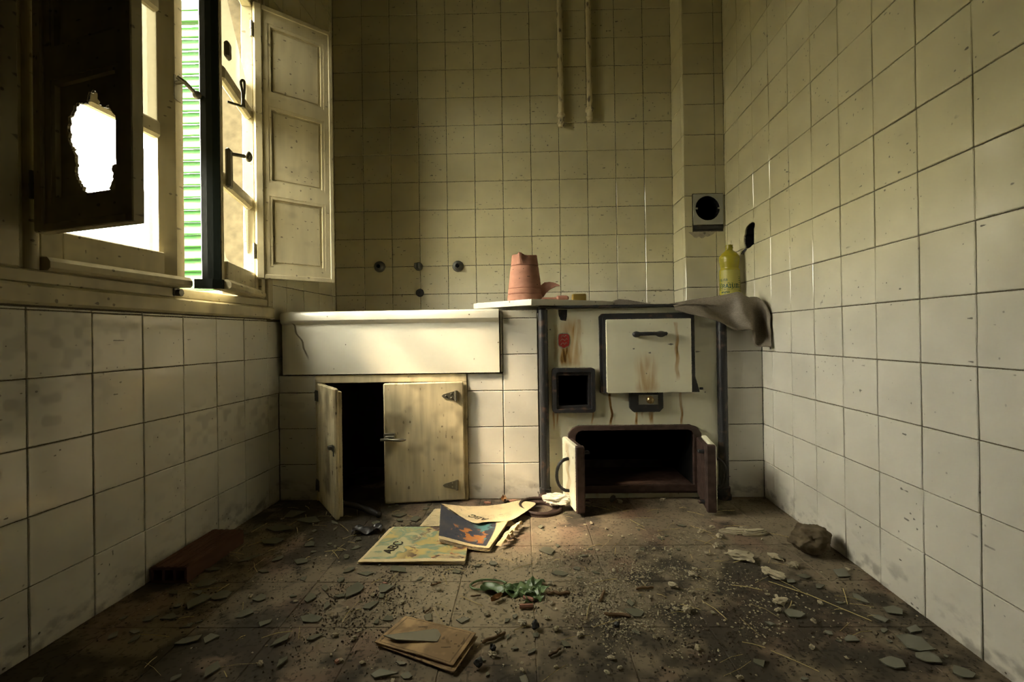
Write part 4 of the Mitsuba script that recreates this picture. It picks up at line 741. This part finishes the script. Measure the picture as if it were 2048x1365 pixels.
LAND = {'the hollow brick': (-0.995, 1.45), 'the cardboard cover': (-0.222, 1.05), 'the painted newspaper': (-0.34, 1.54), 'the green bag': (-0.05, 1.27), 'the rubble lump': (0.866, 1.478), 'the dark hose': (-0.60, 1.83),
        'the rusty stove ring': (0.06, 1.87), 'the left oven door leaf': (0.20, 1.80), 'the right oven door leaf': (0.69, 1.80), 'the largest plaster flake': (0.739, 1.632), 'the dark crumpled scrap': (-0.548, 1.655), 'the wide open cupboard door': (-0.69, 1.77),
        'the rusty strip of wood': (0.195, 1.238), 'the lump of coal': (-0.099, 0.978), 'the pink terracotta chip': (-0.394, 0.996), 'the charred short stick': (0.314, 1.275), 'the left wall corner of the counter': (-1.0, 1.96), 'the right wall corner of the counter': (0.96, 1.96)}
NTH = ['nearest', 'second nearest', 'third nearest', 'fourth nearest', 'fifth nearest', 'sixth nearest', 'seventh nearest', 'eighth nearest', 'ninth nearest', 'tenth nearest', 'eleventh nearest', 'twelfth nearest'] + [f'{k}th nearest' for k in range(13, 200)]
def singled(pts):
    """For each point the landmark that tells it apart best: (its rank in nearness, the landmark)."""
    p = np.array([q[:2] for q in pts]); best = [(999, '')] * len(p)
    for name, at in LAND.items():
        for r, i in enumerate(np.argsort(np.hypot(*(p - at).T))):
            if r < best[i][0]: best[i] = (int(r), name)
    return [f'{NTH[r]} to {n}' for r, n in best]
for i, ((x, y, s), who) in enumerate(zip(SH, singled(SH))):
    size = 'large' if s > 0.055 else 'small' if s < 0.03 else 'middle-sized'
    tl = (rng.normal(0, 2.2), rng.normal(0, 2.2))
    lift_ = 0.5 * s * (abs(math.sin(math.radians(tl[0]))) + abs(math.sin(math.radians(tl[1]))))
    one('glass_shard', extrude(shard_poly(s * 1.1, 200 + i, aspect=rng.uniform(0.42, 0.9)), 0.0026), 'M_glass', f'{size} dusty glass shard, {who}', 'glass shard', group='broken window glass on the floor', tw=flat(x, y, 0.001 + lift_, rng.uniform(0, 360), tl))
# plaster crumbs and flakes
PL = [(0.684, 1.345, 0.051), (0.642, 1.45, 0.064), (0.745, 1.449, 0.036), (0.772, 1.393, 0.026), (0.462, 1.341, 0.02), (0.482, 1.378, 0.014), (0.596, 1.639, 0.017), (0.647, 1.672, 0.017), (0.640, 1.594, 0.023), (0.6, 1.524, 0.022), (0.39, 1.282, 0.021), (0.633, 1.212, 0.035), (0.62, 1.246, 0.01), (0.639, 1.239, 0.01), (0.39, 1.172, 0.022), (0.367, 1.18, 0.012), (-0.009, 1.121, 0.019), (0.067, 1.1, 0.016), (-0.073, 1.013, 0.015), (-0.141, 1.174, 0.009), (-0.263, 0.934, 0.012), (0.126, 1.087, 0.009), (-0.341, 0.988, 0.010), (-0.39, 0.996, 0.011), (0.187, 0.974, 0.010), (0.415, 0.946, 0.012), (0.728, 1.205, 0.013), (0.068, 1.30, 0.017), (0.378, 1.92, 0.024), (0.556, 1.947, 0.02), (0.317, 1.234, 0.01), (0.365, 1.035, 0.015)]
def flake(w, h, t, seed):
    q = np.random.default_rng(seed); n = 22; a = np.arange(n) * 2 * np.pi / n; r = 1 + 0.16 * np.cumsum(q.normal(0, 0.5, n)) / 3 + q.normal(0, 0.07, n)
    p0 = Polygon(np.stack([w * 0.5 * r * np.cos(a), h * 0.5 * r * np.sin(a)], 1)).buffer(0)
    return [extrude(g, t * z1, t * z0) for g, z0, z1 in ((p0, 0.0, 0.45), (p0.buffer(-w * 0.05), 0.4, 0.35), (p0.buffer(-w * 0.11), 0.7, 0.3)) if not g.is_empty]
one('plaster_flake', union(*[moved(m_, flat(-0.022, 0.006, 0, -8)) for m_ in flake(0.105, 0.045, 0.012, 31)], *[moved(m_, flat(0.030, -0.012, 0, 8)) for m_ in flake(0.085, 0.036, 0.016, 34)]), 'M_plaster', 'largest pale flake of fallen plaster, lying left of the rubble lump', 'plaster flake', tw=flat(0.739, 1.632, 0.001))
k = 0
for _ in range(4000):
    if k >= 60: break
    x, y = (rng.normal(0.35, 0.25), rng.uniform(0.95, 1.75)) if rng.random() < 0.75 else (rng.normal(-0.4, 0.15), rng.uniform(0.95, 1.35)); s = rng.uniform(0.006, 0.014)
    if free(x, y, s): PL.append((x, y, s)); taken.append((x, y, s)); k += 1
variants = [rock((0.5, 0.38, 0.32), 2, 1.0, 2.3, 70 + i) for i in range(6)]
vply = [mikit.ply(v_, 'M_plaster', False) for v_ in variants]
for i, ((x, y, s), who) in enumerate(zip(PL, singled(PL))):
    tw = flat(x, y, 0.0005, rng.uniform(0, 360)) @ np.diag([s * 1.15, s, s * (0.9 if s < 0.03 else 0.45), 1])
    one('plaster_piece', vply[i % 6], None, f'{"small pale crumb" if s < 0.016 else "broken pale piece"} of fallen plaster, {who}', 'plaster piece', group='fallen plaster on the floor', tw=tw)
# terracotta splinters, sticks, leaves, coal
for i, (x, y, s, lab) in enumerate(((0.006, 1.226, 0.026, 'short tube-like terracotta splinter right of the green bag'), (0.000, 1.190, 0.030, 'long thin terracotta splinter in front of the green bag'), (-0.394, 0.996, 0.017, 'pink terracotta chip at the lower left of the floor'), (-0.386, 1.306, 0.014, 'small curled terracotta chip left of the middle'), (-0.149, 1.935, 0.034, 'orange terracotta chip before the white tiles'), (-0.05, 1.955, 0.040, 'pinkish tile chip near the white tiles and the stove ring'))):
    m_ = (sweep([(-s * 0.55, 0, s * 0.19), (0, 0, s * 0.20), (s * 0.55, 0, s * 0.19)], s * 0.19, 7) if i < 2 else extrude(shard_poly(s * 1.2, 400 + i, 5, 0.6), 0.005))
    one('terracotta_chip', m_, 'M_terra', lab, 'terracotta chip', tw=flat(x, y, 0.001, (150, 4, 60, 20, 170, 10)[i]))
for i, (x, y, s, a, lab) in enumerate(((0.084, 1.252, 0.062, 2, 'dark straight stick right of the green bag'), (0.314, 1.275, 0.048, 5, 'charred short stick with a pale tip'), (0.195, 1.238, 0.055, 68, 'flat rusty strip of wood lying in the gravel'), (0.218, 1.154, 0.062, -12, 'dark twig in front of the gravel patch'), (-0.072, 1.068, 0.060, 35, 'brown twig at the corner of the cardboard cover'), (-0.13, 1.240, 0.026, 12, 'short purplish wood chip left of the green bag'), (-0.242, 1.175, 0.026, 62, 'tiny straight splinter behind the cardboard cover'), (-0.245, 1.300, 0.030, 30, 'thin dark splinter in the sandy patch'), (0.06, 1.019, 0.036, 40, 'small forked twig in the foreground'))):
    q = np.random.default_rng(500 + i); pts = [(s * t_, q.normal(0, s * 0.03), 0.0045 + 0.001 * q.random()) for t_ in np.linspace(-0.5, 0.5, 7)]
    one('stick', sweep(curve(pts, 16), s * 0.055 * np.r_[0.5, np.full(14, 1.0), 0.5] + 0.0008, 7), 'M_twig', lab, 'stick', smooth=True, tw=flat(x, y, 0.0005, a))
for i, (x, y, s, lab) in enumerate(((-0.075, 1.222, 0.034, 'curled dry brown leaf in front of the green bag'), (-0.085, 1.945, 0.042, 'dry brown leaf standing at the foot of the white tiles'))):
    G = [[(s * (u - 0.5), s * 0.55 * (w - 0.5) * (1 - abs(u - 0.5) * 1.5), 0.004 + s * 0.5 * (w - 0.5) ** 2 * 2 + s * 0.35 * abs(u - 0.4) * (i + 0.6)) for w in (0, 0.33, 0.66, 1)] for u in (0, 0.25, 0.5, 0.75, 1)]
    ms, uvs = sheet(G, 20, 16, 0.0006, 0.006, 80 + i)
    one('dry_leaf', ms, 'M_leaf', lab, 'leaf', smooth=True, tw=flat(x, y, 0.001, 40 + 50 * i))
G = [[(0.10 * (u - 0.5), 0.05 * (w - 0.5), 0.004 + 0.016 * abs(math.sin(u * 6 + w * 3))) for w in (0, 0.33, 0.66, 1)] for u in (0, 0.25, 0.5, 0.75, 1)]
ms, uvs = sheet(G, 30, 20, 0.001, 0.014, 90)
one('dark_scrap', ms, 'M_black_plastic', 'crumpled dark grey scrap left of the newspapers', 'plastic scrap', smooth=25, tw=flat(-0.548, 1.655, 0.001, 10))
for i, (x, y, s, lab) in enumerate(((-0.099, 0.978, 0.018, 'lump of coal on the floor just right of the cardboard cover'), (-0.073, 1.030, 0.014, 'black and white cinder above the coal lump'), (0.208, 1.110, 0.012, 'small black cinder right of the foreground gravel'), (0.020, 1.105, 0.019, 'black and white clinker in the middle foreground'))):
    one('coal_lump', rock(s * 0.5, 1, 0.9, 2.6, 95 + i), 'M_black', lab, 'coal', smooth=False, tw=flat(x, y, 0.0, 30 * i))
one('glass_stub', moved(rock((0.010, 0.010, 0.020), 2, 0.3, 2, 120), flat(0, 0, 0, 0, (35, 20))), 'M_glass', 'clear broken glass neck lying under the open oven', 'glass piece', tw=flat(0.345, 1.935, 0.004))

# what nobody could count: gravel, soot crumbs, straw
OCT = (np.array([[1, 0, 0], [-1, 0, 0], [0, 1, 0], [0, -1, 0], [0, 0, 1], [0, 0, -1.0]]), np.array([[0, 2, 4], [2, 1, 4], [1, 3, 4], [3, 0, 4], [2, 0, 5], [1, 2, 5], [3, 1, 5], [0, 3, 5]]))
def scatter(clusters, n, r0, r1, seed):
    q = np.random.default_rng(seed); w = np.array([c[4] for c in clusters], float); pick = q.choice(len(clusters), n, p=w / w.sum())
    c = np.array([c[:4] for c in clusters])[pick]
    xy = c[:, :2] + q.normal(0, 1, (n, 2)) * c[:, 2:4]
    keep = (xy[:, 0] > -1.10 + 0.047 * (xy[:, 1] - 1.0) + 0.035) & (xy[:, 0] < 0.925 + 0.054 * (xy[:, 1] - 1.0)) & (xy[:, 1] < 1.97) & (xy[:, 1] > 0.6)
    keep &= meshkit.fbm(np.c_[xy * 16, np.zeros(n)], 3, seed) > q.uniform(0.30, 0.62, n)
    xy = xy[keep]; m = len(xy)
    r = r0 + (r1 - r0) * q.random(m) ** 3.2
    v = OCT[0][None] * q.uniform(0.55, 1.25, (m, 6, 1)) * r[:, None, None]
    a = q.uniform(0, 2 * np.pi, m); R = np.zeros((m, 3, 3)); R[:, 0, 0] = R[:, 1, 1] = np.cos(a); R[:, 0, 1] = -np.sin(a); R[:, 1, 0] = np.sin(a); R[:, 2, 2] = 0.75
    v = np.einsum('mij,mkj->mki', R, v); v[:, :, :2] += xy[:, None]; v[:, :, 2] += r[:, None] * 0.45
    f = OCT[1][None] + 6 * np.arange(m)[:, None, None]
    return trimesh.Trimesh(v.reshape(-1, 3), f.reshape(-1, 3), process=False)
one('gravel', scatter([(0.17, 1.21, 0.07, 0.07, 3), (0.22, 1.36, 0.14, 0.07, 2), (0.30, 1.10, 0.13, 0.05, 2), (0.34, 1.26, 0.16, 0.1, 1.2), (0.42, 1.33, 0.05, 0.06, .6), (0.6, 1.2, 0.1, 0.08, .5), (0.5, 1.56, 0.1, 0.06, .5), (0.15, 1.42, 0.09, 0.05, .8), (-0.35, 1.22, 0.1, 0.07, .6), (-0.1, 1.15, 0.35, 0.2, 1), (0.0, 1.5, 0.6, 0.3, .8)], 15000, 0.0008, 0.0042, 5), 'M_plaster', 'spill of fine pale gravel and plaster grit on the floor', 'gravel', kind='stuff')
one('soot', scatter([(-0.37, 1.31, 0.06, 0.05, 1.5), (-0.43, 1.20, 0.07, 0.06, 2), (-0.27, 1.42, 0.08, 0.035, 1.6), (0.12, 1.24, 0.08, 0.05, 1.3), (0.21, 1.44, 0.12, 0.05, 1), (0.55, 1.20, 0.09, 0.05, 1), (0.45, 1.03, 0.16, 0.06, 2), (-0.38, 1.08, 0.12, 0.09, 1.6), (-0.75, 1.3, 0.2, 0.25, 2.2), (-0.85, 1.65, 0.14, 0.15, 2), (0.85, 1.1, 0.1, 0.2, 1), (0, 1.4, 0.5, 0.35, 2), (-0.42, 1.69, 0.06, 0.03, .6)], 17000, 0.0008, 0.0036, 6), 'M_dirt', 'scattered black soot crumbs and dark dirt on the floor', 'soot', kind='stuff')
ss = []
q = np.random.default_rng(12)
for _ in range(160):
    x, y = q.uniform(-0.95, 0.85), q.uniform(0.95, 1.9); L_, a = q.uniform(0.01, 0.045), q.uniform(0, np.pi)
    b = q.normal(0, 0.12)
    ss.append(sweep([(x - L_ * math.cos(a), y - L_ * math.sin(a), 0.003), (x, y, 0.004 + 0.002 * q.random()), (x + L_ * math.cos(a + b), y + L_ * math.sin(a + b), 0.003)], q.uniform(0.0004, 0.0011), 4))
ss.append(sweep([(0.655, 1.31, 0.004), (0.72, 1.24, 0.006), (0.80, 1.13, 0.004)], 0.0012, 5))
one('straw', cat(*ss), 'M_straw', 'loose bits of straw and thin twigs strewn over the floor', 'straw', kind='stuff')
